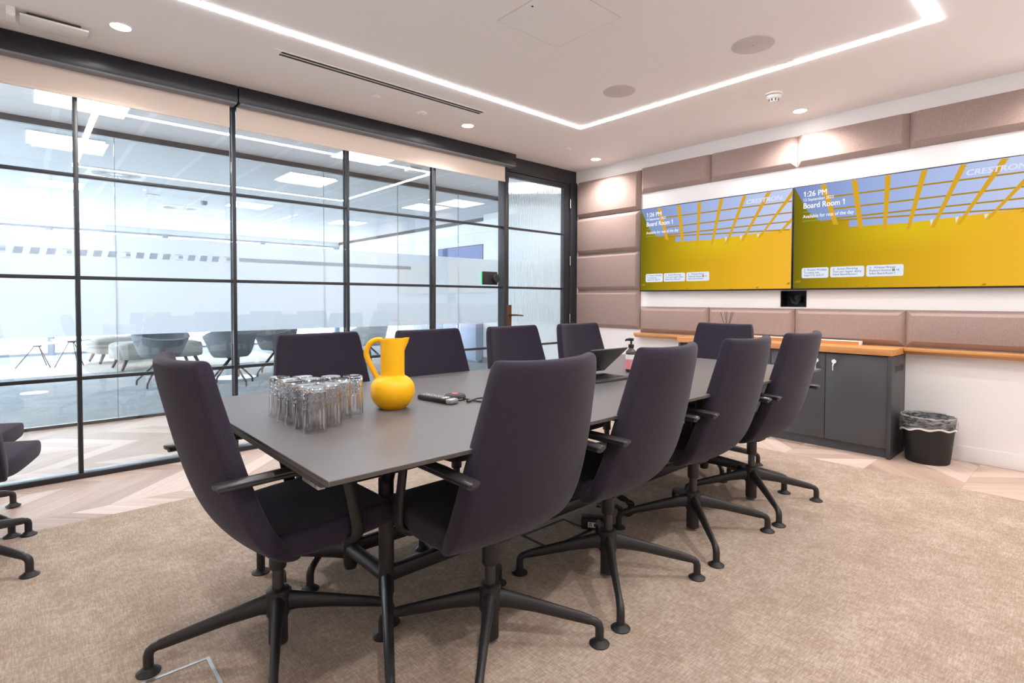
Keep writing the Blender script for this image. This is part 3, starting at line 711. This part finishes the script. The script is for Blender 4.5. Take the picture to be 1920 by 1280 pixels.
# crystal tumblers, upside down, cut with flutes and diamonds
def tumbler():
    n = 108; H = .138; m = MB(); rings = []
    R = lambda z: .0362 - .0022 * (z / H)
    lev = [0, .002, .010, .020, .03, .04, .05, .06, .07, .074, .08, .086, .092, .098, .104, .110, .116, .122, .128, .134, .1372, .138]
    for z in lev:
        ring = []
        for i in range(n):
            a = 2 * PI * i / n; c = 0
            if .012 < z < .078:                       # long upright flutes
                env = min(1, (z - .012) / .012) * min(1, (.078 - z) / .006); c = .0032 * env * (1 - abs(math.sin(a * 9)))
            elif .078 <= z < .126:                    # diamond cuts
                u = a * 6 / PI; w = (z - .102) / .024
                dd = abs(((u + 2) % 2) - 1) + abs(w); c = .0026 * (1 - abs((dd * 4) % 2 - 1))
            r = R(z) - c
            if z >= .137: r -= .003 * (z - .1365) / .0015
            ring.append((r * math.cos(a), r * math.sin(a), z))
        rings.append(ring)
    inner = [[((R(z) - .0040) * math.cos(2 * PI * i / n), (R(z) - .0040) * math.sin(2 * PI * i / n), z) for i in range(n)] for z in (.122, .118, .06, .0)]
    tip = [[(.02 * math.cos(2 * PI * i / n), .02 * math.sin(2 * PI * i / n), .124) for i in range(n)]]
    seq = tip + inner + rings           # dome inside, down the bore, over the rim, up the outside
    return m.rings(seq)
gpos = [(2.474 + .0765 * k, -4.352) for k in range(5)] + [(2.512 + .0765 * k, -4.286) for k in range(4)] + [(2.578, -4.211), (2.6545, -4.211), (2.616, -4.146)]
gtxt = ['at the left end of the front row of five', 'second in the front row of five', 'third in the front row of five', 'fourth in the front row of five', 'at the right end of the front row, nearest the table corner',
        'leftmost of the second row of four', 'second from left in the second row of four', 'third from left in the second row of four', 'rightmost of the second row of four', 'left one of the pair in the third row', 'right one of the pair in the third row', 'alone at the back, closest to the yellow jug']
g0 = None
for (x, y), l in zip(gpos, gtxt):
    if g0 is None: g0 = tumbler().build('crystal_tumbler', M['tumbler'], angle=3); o = g0
    else: o = g0.copy(); COL.objects.link(o)
    o.location = (x, y, ZT + .0004); o.rotation_euler = (0, 0, random.random()); tag(o, 'upturned cut crystal tumbler ' + l, 'glass', 'upturned crystal tumblers')

# yellow jug
J = (2.615, -3.985)
t = thing('jug', 'matt yellow jug with a round belly and looped handle', 'jug', (J[0], J[1], ZT), YAW)
prof = [(float(p[0]), float(p[1])) for p in cr([(.045, 0), (.050, .004), (.066, .02), (.078, .042), (.0825, .066), (.079, .090), (.068, .108), (.056, .118), (.0475, .123), (.0445, .130), (.0442, .16)], 4)] + [(.0442, .215), (.0442, .226), (.0442, .238), (.0442, .25), (.0442, .262)]
inn = [(.0405, .262), (.0405, .25), (.0405, .238), (.0405, .226), (.0405, .215), (.0405, .12), (.03, .03), (.001, .02)]
m = MB(); nn = 80; rings = []
for r, z in [(.001, 0)] + prof + inn:
    ring = []
    for i in range(nn):
        a = 2 * PI * i / nn; rr_ = r
        if z > .217 and r > .03:                         # pinched spout towards +x
            k = max(0, math.cos(a)) ** 26 * ((z - .217) / .045); rr_ = r + .020 * k
        ring.append((rr_ * math.cos(a), rr_ * math.sin(a), z + (.006 * max(0, math.cos(a)) ** 6 if z > .255 else 0)))
    rings.append(ring)
m.rings(rings).build('body', M['yellow'], t, angle=50)
MB().tube([tuple(p) for p in cr([(-.040, 0, .257), (-.060, 0, .258), (-.082, 0, .247), (-.096, 0, .226), (-.099, 0, .203), (-.092, 0, .182), (-.075, 0, .147), (-.052, 0, .104)], 5)], .0102, 16, flat=.85, up=(0, 1, 0)).build('handle', M['yellow'], t)

# remote control
t = thing('remote_control', 'black remote control with silver end beside the jug', 'remote', (2.615, -3.782, ZT), math.radians(8))
MB().box(-.098, .098, -.024, .024, 0, .020).build('body', M['dark'], t, bevel=.007)
MB().box(.070, .100, -.0245, .0245, .001, .0215).build('end_cap', M['silver'], t, bevel=.007)
for i in range(10):
    for j in range(3):
        MB().box(-.085 + .0145 * i, -.076 + .0145 * i, -.017 + .0125 * j, -.008 + .0125 * j, .0195, .0225).build('button', M['silver'] if i < 9 else M['white'], t, bevel=.001)
# call puck and its lead
PK = (2.622, -3.700)
t = thing('presentation_button', 'round black puck with a coral button on the table', 'puck', (PK[0], PK[1], ZT))
MB().lathe([(.040, 0), (.045, .004), (.045, .013), (.038, .021), (.02, .024), (.001, .024)], 40).build('body', M['dark'], t, bevel=0)
MB().lathe([(.0455, .004), (.0455, .0075), (.0450, .008)], 40).build('seam_ring', M['silver'], t)
MB().lathe([(.013, .0238), (.013, .0252), (.001, .0255)], 24).build('button', M['red'], t)
pts = [(PK[0] + .044, PK[1] + .01, ZT + .008), (2.70, -3.68, ZT + .006), (2.755, -3.665, ZT + .004), (2.80, -3.62, ZT + .004), (2.78, -3.57, ZT + .004), (2.72, -3.58, ZT + .004), (2.70, -3.635, ZT + .007), (2.715, -3.69, ZT + .006)]
o = tag(MB().tube([tuple(p) for p in cr(pts, 6)], .0032, 8).build('puck_lead', M['rubber']), 'thin black lead curled beside the round puck', 'cable')
MB().tube([(2.714, -3.686, ZT + .0065), (2.722, -3.712, ZT + .0065)], [.0055, .0055], 10).build('plug', M['brass'], o)

# laptop
t = thing('laptop', 'dark folding laptop standing open on the table', 'laptop', (2.655, -2.80, ZT), math.radians(-2))
MB().box(-.10, .10, -.14, .14, 0, .013).build('keyboard_base', M['laptop'], t, bevel=.004)
MB().box(-.055, .06, -.12, .12, .0125, .0145).build('keys', M['dark'], t)
m = MB().box(-.105, .105, -.142, .142, -.004, .004); m.xf(Matrix.Translation((-.01, 0, .095)) @ Matrix.Rotation(math.radians(-40), 4, 'Y')); m.build('screen_lid', M['laptop'], t, bevel=.003)
m = MB().box(-.05, .0, -.05, .05, -.003, .003); m.xf(Matrix.Translation((-.035, 0, .04)) @ Matrix.Rotation(math.radians(48), 4, 'Y')); m.build('stand', M['dark'], t)
# pump bottle
t = thing('pump_bottle', 'dark pump bottle with a pink and white label', 'bottle', (2.592, -2.438, ZT))
MB().lathe([(.026, 0), (.030, .004), (.031, .012), (.031, .105), (.028, .118), (.017, .130), (.0125, .136), (.0125, .142), (.001, .142)], 32).build('body', M['amber'], t)
MB().lathe([(.0315, .018), (.0315, .074)], 32, caps=False).build('pink_label', M['pink'], t)
MB().lathe([(.0315, .074), (.0315, .102)], 32, caps=False).build('white_label', M['white'], t)
MB().lathe([(.016, .138), (.016, .158), (.006, .160), (.005, .182), (.001, .182)], 20).tube([(.012, 0, .186), (-.01, 0, .186), (-.034, 0, .183), (-.04, 0, .176)], [.009, .009, .006, .004], 10).build('pump', M['dark'], t)

# ------------------------------------------------------------------ floor items
t = thing('floor_box', 'aluminium-edged floor box set in the carpet at the near table end', 'floor box', (2.66, -4.73, .006), 0)
rect_loop(-.13, .13, -.13, .13, .010, 0, .004).build('frame', M['alu'], t)
MB().box(-.125, .02, -.125, .125, 0, .002).build('carpet_inlay', M['rug'], t)
MB().box(.02, .125, -.125, .125, 0, .003).box(.035, .110, -.02, .10, .003, .005).build('lid', M['boxgrey'], t)
t = thing('floor_box', 'black-edged carpeted floor box lid under the table', 'floor box', (2.63, -3.09, .006), 0)
rect_loop(-.09, .09, -.145, .145, .012, 0, .004).build('frame', M['dark'], t)
MB().box(-.084, .084, -.139, .139, 0, .002).build('carpet_inlay', M['rug'], t)
t = thing('power_adapter', 'black power brick with a white printed label under the table', 'power adapter', (2.71, -2.90, .006), math.radians(35))
MB().box(-.065, .065, -.035, .035, 0, .055).build('body', M['dark'], t, bevel=.006)
MB().box(-.03, .045, -.0362, -.0352, .014, .040).build('label', M['white'], t)
m = MB()
for i in range(9): m.box(-.026 + .004 * (i % 4) * 1.1 + .0, -.024 + .004 * (i % 4) * 1.1, -.0366, -.0363, .017, .037)
m.box(.0, .006, -.0366, -.0363, .018, .036); m.box(.012, .04, -.0366, -.0363, .030, .034); m.box(.012, .035, -.0366, -.0363, .022, .025)
m.build('print', M['dark'], t)
pts = []
for k in range(42):
    a = k * .62; r = .085 + .02 * math.sin(k * 1.7); pts.append((2.66 + r * math.cos(a), -2.66 + r * math.sin(a), .022 + .012 * (k % 5)))
tag(MB().tube([tuple(p) for p in cr(pts, 4)], .006, 8).build('coiled_cable', M['rubber']), 'coil of black cable lying on the carpet under the table', 'cable')

# waste bin
t = thing('waste_bin', 'black mesh waste bin with a clear liner beside the sideboard', 'bin', (3.56, -.195, 0))
pr = [(.126, .0), (.130, .006), (.142, .12), (.160, .318), (.163, .322), (.163, .326), (.157, .326), (.138, .12), (.12, .012), (.001, .012)]
MB().lathe([(.001, 0)] + pr, 48).build('basket', M['dark'], t)
lin_m = film('clear_liner', (.9, .9, .92, 1), .62); N = NT(lin_m)
tc = N.node('ShaderNodeTexCoord'); mp = N.node('ShaderNodeMapping'); mp.inputs['Scale'].default_value = (9, 9, 34); mp.inputs['Rotation'].default_value = (.25, .1, 0); lin_m.node_tree.links.new(tc.outputs['Object'], mp.inputs[0])
nz = N.node('ShaderNodeTexNoise'); nz.inputs['Scale'].default_value = 1.6; nz.inputs['Detail'].default_value = 4; nz.inputs['Distortion'].default_value = 1.2; lin_m.node_tree.links.new(mp.outputs[0], nz.inputs['Vector'])
rp = N.node('ShaderNodeMapRange'); rp.inputs['From Min'].default_value = .36; rp.inputs['From Max'].default_value = .66; rp.inputs['To Min'].default_value = .92; rp.inputs['To Max'].default_value = .25; lin_m.node_tree.links.new(nz.outputs['Fac'], rp.inputs['Value'])
for q in [q for q in lin_m.node_tree.nodes if q.type == 'MIX_SHADER']:
    if q.outputs[0].links[0].to_node.type == 'OUTPUT_MATERIAL': lin_m.node_tree.links.new(rp.outputs[0], q.inputs[0])
rings = []
for r, z, wv in ((.164, .22, .3), (.167, .25, .8), (.168, .29, .6), (.166, .325, .1), (.160, .334, .1), (.150, .325, .1), (.146, .25, .5), (.135, .15, 1)):
    rings.append([((r + .004 * wv * math.sin(i * 1.9 + z * 40)) * math.cos(2 * PI * i / 60), (r + .004 * wv * math.sin(i * 1.9 + z * 40)) * math.sin(2 * PI * i / 60), z + (.03 * math.sin(2 * PI * i / 60 + 2.6) + .006 * math.sin(i * .9) if z < .26 and r > .16 else 0)) for i in range(60)])
MB().rings(rings, caps=False).build('liner', lin_m, t, angle=70)
band = [[((.1665 + .002 * q) * math.cos(2 * PI * i / 60), (.1665 + .002 * q) * math.sin(2 * PI * i / 60), .226 + .007 * q + .03 * math.sin(2 * PI * i / 60 + 2.6) + .006 * math.sin(i * .9)) for i in range(60)] for q in (-1, 0, 1)]
MB().rings(band, caps=False).build('liner_band', M['white'], t, angle=70)

# scheduler by the door
t = thing('room_scheduler', 'black booking panel with green edge light on the glass by the door', 'booking panel', (.012, -1.335, 1.308))
MB().box(-.006, .012, -.125, .085, 0, .138).build('body', M['dark'], t, bevel=.003)
MB().box(.0, .010, -.131, -.1255, .002, .136).build('edge_light', emis('green_led', lin(60, 230, 120), 1.6), t)
m = MB(); m.lathe([(.001, 0), (.046, 0), (.046, .022), (.04, .028), (.001, .028)], 32); m.xf(Matrix.Translation((.012, .055, .069)) @ Matrix.Rotation(PI / 2, 4, 'Y')); m.build('knob', M['rubber'], t)

# ------------------------------------------------------------------ the office beyond the glass
OX, OY0, OY1 = -10.0, -9.0, 1.5
struct(MB().box(OX, -1.85, OY0, OY1, -.08, 0).build('floor_office', M['grey_carpet'], smooth=False), 'blue-grey office carpet beyond the second glass', 'floor')
struct(MB().box(-1.85, -.05, OY0, YN, -.08, 0).build('floor_corridor', M['wood'], smooth=False))
struct(MB().box(-1.85, -.02, 0, OY1, -.08, 0).build('floor_corridor_end', M['wood'], smooth=False))
tag(MB().box(-8.3, -6.02, OY0 + .1, -1.2, 0, .006).build('lounge_rug', M['lounge'], smooth=False), 'pale rug under the stools and side tables in the office', 'rug')
struct(MB().box(OX - .2, -.02, OY0, OY1 + .1, CZ, CZ + .1).build('ceiling_office', M['otile'], smooth=False), 'white tiled office ceiling', 'ceiling')
struct(MB().box(OX, -3.3, OY1, OY1 + .1, 0, CZ).build('wall_office', M['owall'], smooth=False), 'pale office end wall with a wall screen', 'wall')
wn = thing('added_window', 'added window out of view, letting daylight into the corridor', 'window', (0, OY0, 0), kind='structure')  # unseen window wall, added so daylight brightens the corridor and its ceiling
MB().box(OX, 0, -.01, 0, 0, 2.62).build('glass_pane', M['wglass'], wn, smooth=False)
m = MB().box(OX, 0, -.06, .06, 2.6, CZ).box(OX, 0, -.05, .05, 0, .05)
for k in range(6): m.box(OX + 2 * k - .05, OX + 2 * k + .05, -.05, .05, 0, 2.6)
m.build('frame', M['owall'], wn, smooth=False)
struct(MB().box(-.02, .1, .15, 1.3, 0, CZ).build('wall_corridor', M['owall'], smooth=False))
struct(MB().box(-.02, .0, OY0, YN - .1, 0, CZ).build('wall_corridor_near', M['owall'], smooth=False))
struct(MB().box(OX, -3.3, OY1 - .03, OY1, CZ - .06, CZ).build('trim_office', M['black'], smooth=False), 'black trim line along the top of the office end wall', 'trim')
struct(MB().box(-3.3, -1.86, 1.235, 1.25, 0, .1).box(OX, -3.3, OY1 - .015, OY1, 0, .1).build('baseboard_office', M['boxgrey'], smooth=False))
struct(MB().box(-3.3, -.02, 1.25, OY1 + .1, 0, CZ).build('wall_corridor_end', M['owall'], smooth=False))
# frameless second partition
PX2 = -1.837
sg = thing('wall_office_glass', 'frameless glass wall of the office with a frosted band', 'glass wall', (0, 0, 0), kind='structure')
js = [-8.9, -7.38, -6.38, -5.372, -4.365, -3.364, -2.363, -1.374, -.399, .6, 1.25]
for k in range(len(js) - 1):
    MB().box(PX2 - .006, PX2 + .006, js[k] + .0025, js[k + 1] - .0025, 0, CZ - .04).build('glass_pane', M['glass'], sg, smooth=False)
for y in js[1:-1]: MB().box(PX2 - .006, PX2 + .006, y - .0022, y + .0022, .03, CZ - .056).build('joint', M['boxgrey'], sg, smooth=False)
MB().box(PX2 - .025, PX2 + .025, OY0, 1.25, 0, .028).build('bottom_channel', M['black'], sg)
MB().box(PX2 - .025, PX2 + .025, OY0, 1.25, CZ - .055, CZ).build('top_channel', M['black'], sg)
fm = MB(); zb, zt = .808, 1.748
cuts = []; y = -6.6; k = 0
while y < -3.36: cuts.append((y, .062, k % 4 == 1)); y += .1085; k += 1
m = MB().box(PX2 + .0064, PX2 + .0072, OY0, 1.2, zb, zt); m.build('frosted_film', M['film'], sg, smooth=False)
m2 = MB()
for y, wd, alt in cuts:
    a = [(y, 1.535), (y + wd, 1.535), (y + wd + .014, 1.592), (y + .014, 1.592)]
    if alt:
        for c0, c1, z0, z1 in ((0, 1, 1.535, 1.54), (0, 1, 1.585, 1.592), (.45, 1, 1.55, 1.58)): m2.box(PX2 + .0073, PX2 + .0079, y + wd * c0 + .006, y + wd * c1 + .008, z0, z1)
    else:
        m2.add([(PX2 + .0073 + e, p, q) for e in (0, .0006) for p, q in a], [(0, 1, 2, 3), (4, 5, 6, 7), (0, 1, 5, 4), (2, 3, 7, 6), (0, 3, 7, 4), (1, 2, 6, 5)])
m2.box(PX2 + .0073, PX2 + .0079, -3.295, -1.18, 1.545, 1.588)
m2.build('film_motif', M['film2'], sg, smooth=False)

# far windows
wn = thing('window_1', 'bright full-height windows at the far side of the office', 'window', (OX, 0, 0), kind='structure')
MB().box(-.01, 0, OY0, OY1, 0, 2.62).build('glass_pane', M['wglass'], wn, smooth=False)
for y in (-8.76, -6.68, -4.6, -2.6, -.5, 1.42): MB().box(-.06, .07, y - .06, y + .06, 0, 2.62).build('mullion', mat('window_frame', lin(150, 158, 170), .5) if y == -8.76 else bpy.data.materials['window_frame'], wn, bevel=.004)
MB().box(-.06, .05, OY0, OY1, 0, .05).box(-.06, .05, OY0, OY1, 2.56, 2.62).build('rail', bpy.data.materials['window_frame'], wn)
struct(MB().box(OX - .1, OX + .12, OY0, -4.0, 2.60, CZ).box(OX - .1, OX + .12, -3.7, OY1, 2.60, CZ).build('trim_bulkhead', M['owall'], smooth=False))
MB().box(OX - 14, OX - .02, -22, 14, -.3, -.1).box(OX - .02, 12, -22, OY0 - .02, -.3, -.1).build('terrace_ground', M['outside'], smooth=False)  # second slab is the ground put outside the added, unseen window
struct(bpy.data.objects['terrace_ground'], 'pale terrace outside the office windows', 'ground')
t = thing('balustrade', 'pale railing outside the office windows', 'railing', (OX - 1.6, 0, -.1))
for z in (.25, .45, .65): MB().box(-.02, .02, -12, 4, z, z + .03).build('rail', M['alu'], t)

# office ceiling items
def lightpanel(x, y, label):
    t = thing('ceiling_light_panel', label, 'ceiling light', (x, y, CZ), 0, 'square office ceiling light panels')
    MB().box(-.29, .29, -.29, .29, -.004, 0).build('diffuser', M['panel'], t)
    rect_loop(-.295, .295, -.295, .295, .012, -.006, 0).build('frame', M['white'], t)
for x, y, l in ((-1.02, -4.64, 'square bright light panel just beyond the glass under the left blind'), (-2.56, -4.68, 'square light panel behind the left bay, in the second row'), (-1.0, -2.22, 'square bright light panel just beyond the glass under the right blind'), (-2.6, -2.28, 'square light panel behind the third bay, in the second row'),
                (-1.0, .25, 'square light panel in the corridor beyond the door'), (-3.37, .05, 'square light panel near the office end wall'), (-5.2, -4.66, 'square light panel deep in the office, left'), (-5.2, -2.2, 'square light panel deep in the office, middle'), (-6.0, -.1, 'square light panel deep in the office, right'),
                (-8.0, -4.66, 'square light panel by the windows, left'), (-8.0, -2.2, 'square light panel by the windows, middle'), (-3.4, -7.0, 'square light panel in the office beyond the left picture edge'), (-1.0, -7.1, 'square light panel in the corridor beyond the left picture edge')):
    lightpanel(x, y, l)
for x, y, l in ((-3.95, -4.12, 'square swirl air diffuser seen through the second bay'), (-6.3, -2.99, 'square swirl air diffuser deeper in the office ceiling')):
    t = thing('swirl_diffuser', l, 'vent', (x, y, CZ), 0, 'swirl diffusers in the office ceiling')
    MB().box(-.3, .3, -.3, .3, -.005, 0).build('plate', M['white'], t)
    for k in range(24):
        m = MB().box(.07, .255, -.011, .011, -.0075, -.005); m.xf(Matrix.Rotation(k * PI / 12 + .1, 4, 'Z')); m.build('slot', M['boxgrey'], t)
o = tag(MB().lathe([(.10, 0), (.10, -.006), (.001, -.006)], 32).build('office_speaker', M['boxgrey']), 'grey round speaker in the office ceiling', 'speaker'); o.location = (-5.25, -3.55, CZ)
o = tag(MB().lathe([(.05, 0), (.05, -.03), (.035, -.06), (.001, -.06)], 24).build('office_smoke_detector', M['boxgrey']), 'grey smoke detector on the office ceiling', 'smoke detector'); o.location = (-5.3, -2.85, CZ)
o = tag(MB().box(-.07, .07, -.08, .08, -.045, 0).build('emergency_box', M['white'], bevel=.01), 'white box fitting on the corridor ceiling beyond the glass', 'ceiling box'); o.location = (-1.14, -1.57, CZ)

# office furniture
def side_table(x, y, zt, r, rot, label):
    t = thing('side_table', label, 'side table', (x, y, .006), rot, 'thin-legged side tables')
    MB().lathe([(.001, zt - .018), (r - .01, zt - .018), (r, zt - .010), (r, zt), (.001, zt)], 40).build('tabletop', M['white'], t)
    MB().lathe([(.055, zt - .06), (.068, zt - .018), (.001, zt - .018)], 24).build('collar', M['boxgrey'], t)
    for k in range(3):
        a = k * 2 * PI / 3; MB().tube([(.04 * math.cos(a), .04 * math.sin(a), zt - .05), (r * .86 * math.cos(a), r * .86 * math.sin(a), 0.006)], .008, 8).build('leg', M['header'], t)
side_table(-7.45, -4.85, .40, .32, .6, 'low round white side table on thin legs, far left in the office')
side_table(-7.15, -4.42, .47, .27, .3, 'taller round side table on thin legs, behind the first mullion')
def bench(x, y, lx, ly, z0, z1, rot, label):
    t = thing('upholstered_stool', label, 'stool', (x, y, .006), rot, 'oatmeal office stools')
    rings = []
    for k, (q, z) in enumerate(((.90, z0), (.98, z0 + .01), (1.0, z0 + .05), (1.0, z1 - .08), (.97, z1 - .035), (.86, z1 - .012), (.45, z1))):
        rings.append([(lx * q * math.copysign(abs(math.cos(a)) ** .24, math.cos(a)), ly * q * math.copysign(abs(math.sin(a)) ** .24, math.sin(a)), z) for a in [2 * PI * i / 40 for i in range(40)]])
    MB().rings(rings).build('cushion', M['oliv'], t, angle=60)
    for sx in (-1, 1):
        for sy in (-1, 1): MB().tube([(sx * lx * .72, sy * ly * .78, z0 + .02), (sx * lx * .82, sy * ly * .9, 0.006)], [.03, .02], 12).build('leg', M['legwood'], t)
bench(-7.75, -3.55, .40, .60, .17, .46, .15, 'oatmeal upholstered stool, farther one, beside the side tables')
bench(-6.35, -3.35, .38, .62, .17, .44, .1, 'oatmeal upholstered stool, nearer one, half behind a tub chair')
def tub_chair(x, y, deg, M_, label, base=0):
    t = thing('tub_chair', label, 'tub chair', (x, y, 0), math.radians(deg), 'office tub chairs')
    rings = []
    prof = [(.13, .372), (.205, .380), (.238, .42), (.268, .50), (.300, .60), (.330, .70)]
    for r, z in prof:
        ring = []
        for i in range(48):
            a = 2 * PI * i / 48; c = math.cos(a); back = max(0, c)
            zz = z if z < .5 else z + (.13 * back ** 1.2 - .09 * max(0, -c) ** .7) * ((z - .5) / .2)
            ring.append((r * c * (1.0 if c > 0 else .92), r * math.sin(a) * 1.05, zz))
        rings.append(ring)
    inner = [[((math.hypot(p[0], p[1]) - .035) / math.hypot(p[0], p[1]) * p[0], (math.hypot(p[0], p[1]) - .035) / math.hypot(p[0], p[1]) * p[1], p[2] + .012) for p in r_] for r_ in rings[::-1][:4]]
    MB().rings(rings + inner).build('shell', M_, t, angle=70)
    MB().lathe([(.17, .44), (.205, .455), (.21, .48), (.19, .495), (.001, .5)], 36).build('seat', M_, t)
    MB().tube([(0, 0, .33), (0, 0, .385)], [.03, .06], 16).build('hub', M['black'], t)
    for k in range(4):
        a = math.radians(base - deg) + k * PI / 2; c, s_ = math.cos(a), math.sin(a)
        MB().tube([(.01 * c, .01 * s_, .352), (.30 * c, .30 * s_, .075), (.315 * c, .315 * s_, .055), (.318 * c, .318 * s_, 0)], [.016, .013, .0125, .012], 10).build('leg', M['black'], t)
tub_chair(-4.05, -3.66, 200, M['tub'], 'grey tub chair nearest the stools in the office', 232)
tub_chair(-3.50, -2.95, 20, M['tub'], 'grey tub chair in front of the round meeting table', 19)
tub_chair(-4.15, -2.15, 110, M['tub'], 'grey tub chair right of the round meeting table', 20)
tub_chair(-3.98, -.68, 30, M['tubw'], 'white tub chair near the office cupboard', 55)
t = thing('meeting_table', 'round office meeting table on a white disc base', 'table', (-4.15, -2.72, 0))
MB().lathe([(.001, .70), (.44, .70), (.45, .71), (.45, .725), (.001, .725)], 48).build('tabletop', M['white'], t)
MB().tube([(0, 0, .012), (0, 0, .70)], .055, 24).build('pedestal', M['boxgrey'], t)
MB().lathe([(.001, 0), (.27, 0), (.27, .008), (.06, .016), (.001, .016)], 48).build('disc_base', M['white'], t)
o = tag(MB().lathe([(.001, 0), (.13, 0), (.13, .004), (.001, .004)], 32).build('round_floor_outlet', M['alu']), 'round metal floor outlet in the office carpet', 'floor outlet'); o.location = (-4.32, -4.93, 0)
# office cupboard, screen
t = thing('office_cupboard', 'low lilac-grey cupboard against the office end wall', 'cupboard', (-4.35, OY1 - .22, 0))
MB().box(-1.05, 1.05, -.18, .215, .04, .71).build('carcass', M['bluedoor'], t, smooth=False)
MB().box(-1.05, 1.05, -.16, .215, 0, .04).build('plinth', M['boxgrey'], t, smooth=False)
for k in range(4):
    dr = MB().box(-1.045 + .523 * k, -.527 + .523 * k, -.198, -.18, .045, .705).build('door', M['bluedoor'], t, bevel=.002)
    hx_ = -1.045 + .523 * k + (.47 if k % 2 == 0 else .05); MB().box(hx_ - .03, hx_ + .03, -.203, -.198, .58, .66).box(hx_ - .02, hx_ + .02, -.2035, -.2025, .592, .648).build('handle', M['silver'], dr)
t = thing('office_screen', 'blue-lit wall screen on the office end wall', 'screen', (-4.31, OY1 - .005, 1.36))
MB().box(-.75, .75, -.045, 0, 0, .84).build('housing', M['dark'], t, bevel=.003)
MB().box(-.735, .735, -.0465, -.045, .015, .825).build('display', emis('blue_screen', lin(150, 168, 232), .9), t)
MB().box(-.57, -.40, -.0475, -.0465, .015, .825).build('dark_band', emis('blue_band', lin(96, 112, 190), .9), t)

# ------------------------------------------------------------------ light
wd = bpy.data.worlds.new('world'); S.world = wd; wd.use_nodes = True
bg = wd.node_tree.nodes['Background']; bg.inputs[0].default_value = (.93, .965, 1, 1); bg.inputs[1].default_value = 13.0
S.view_settings.view_transform = 'Standard'; S.view_settings.look = 'None'; S.view_settings.exposure = 0.38; S.view_settings.gamma = 1
S.view_settings.use_curve_mapping = False
S.cycles.max_bounces = 14; S.cycles.transparent_max_bounces = 24; S.cycles.transmission_bounces = 12; S.cycles.diffuse_bounces = 5; S.cycles.glossy_bounces = 5
S.cycles.sample_clamp_indirect = 6; S.cycles.caustics_refractive = True; S.cycles.caustics_reflective = False; S.cycles.blur_glossy = .5
S.cycles.use_denoising = True
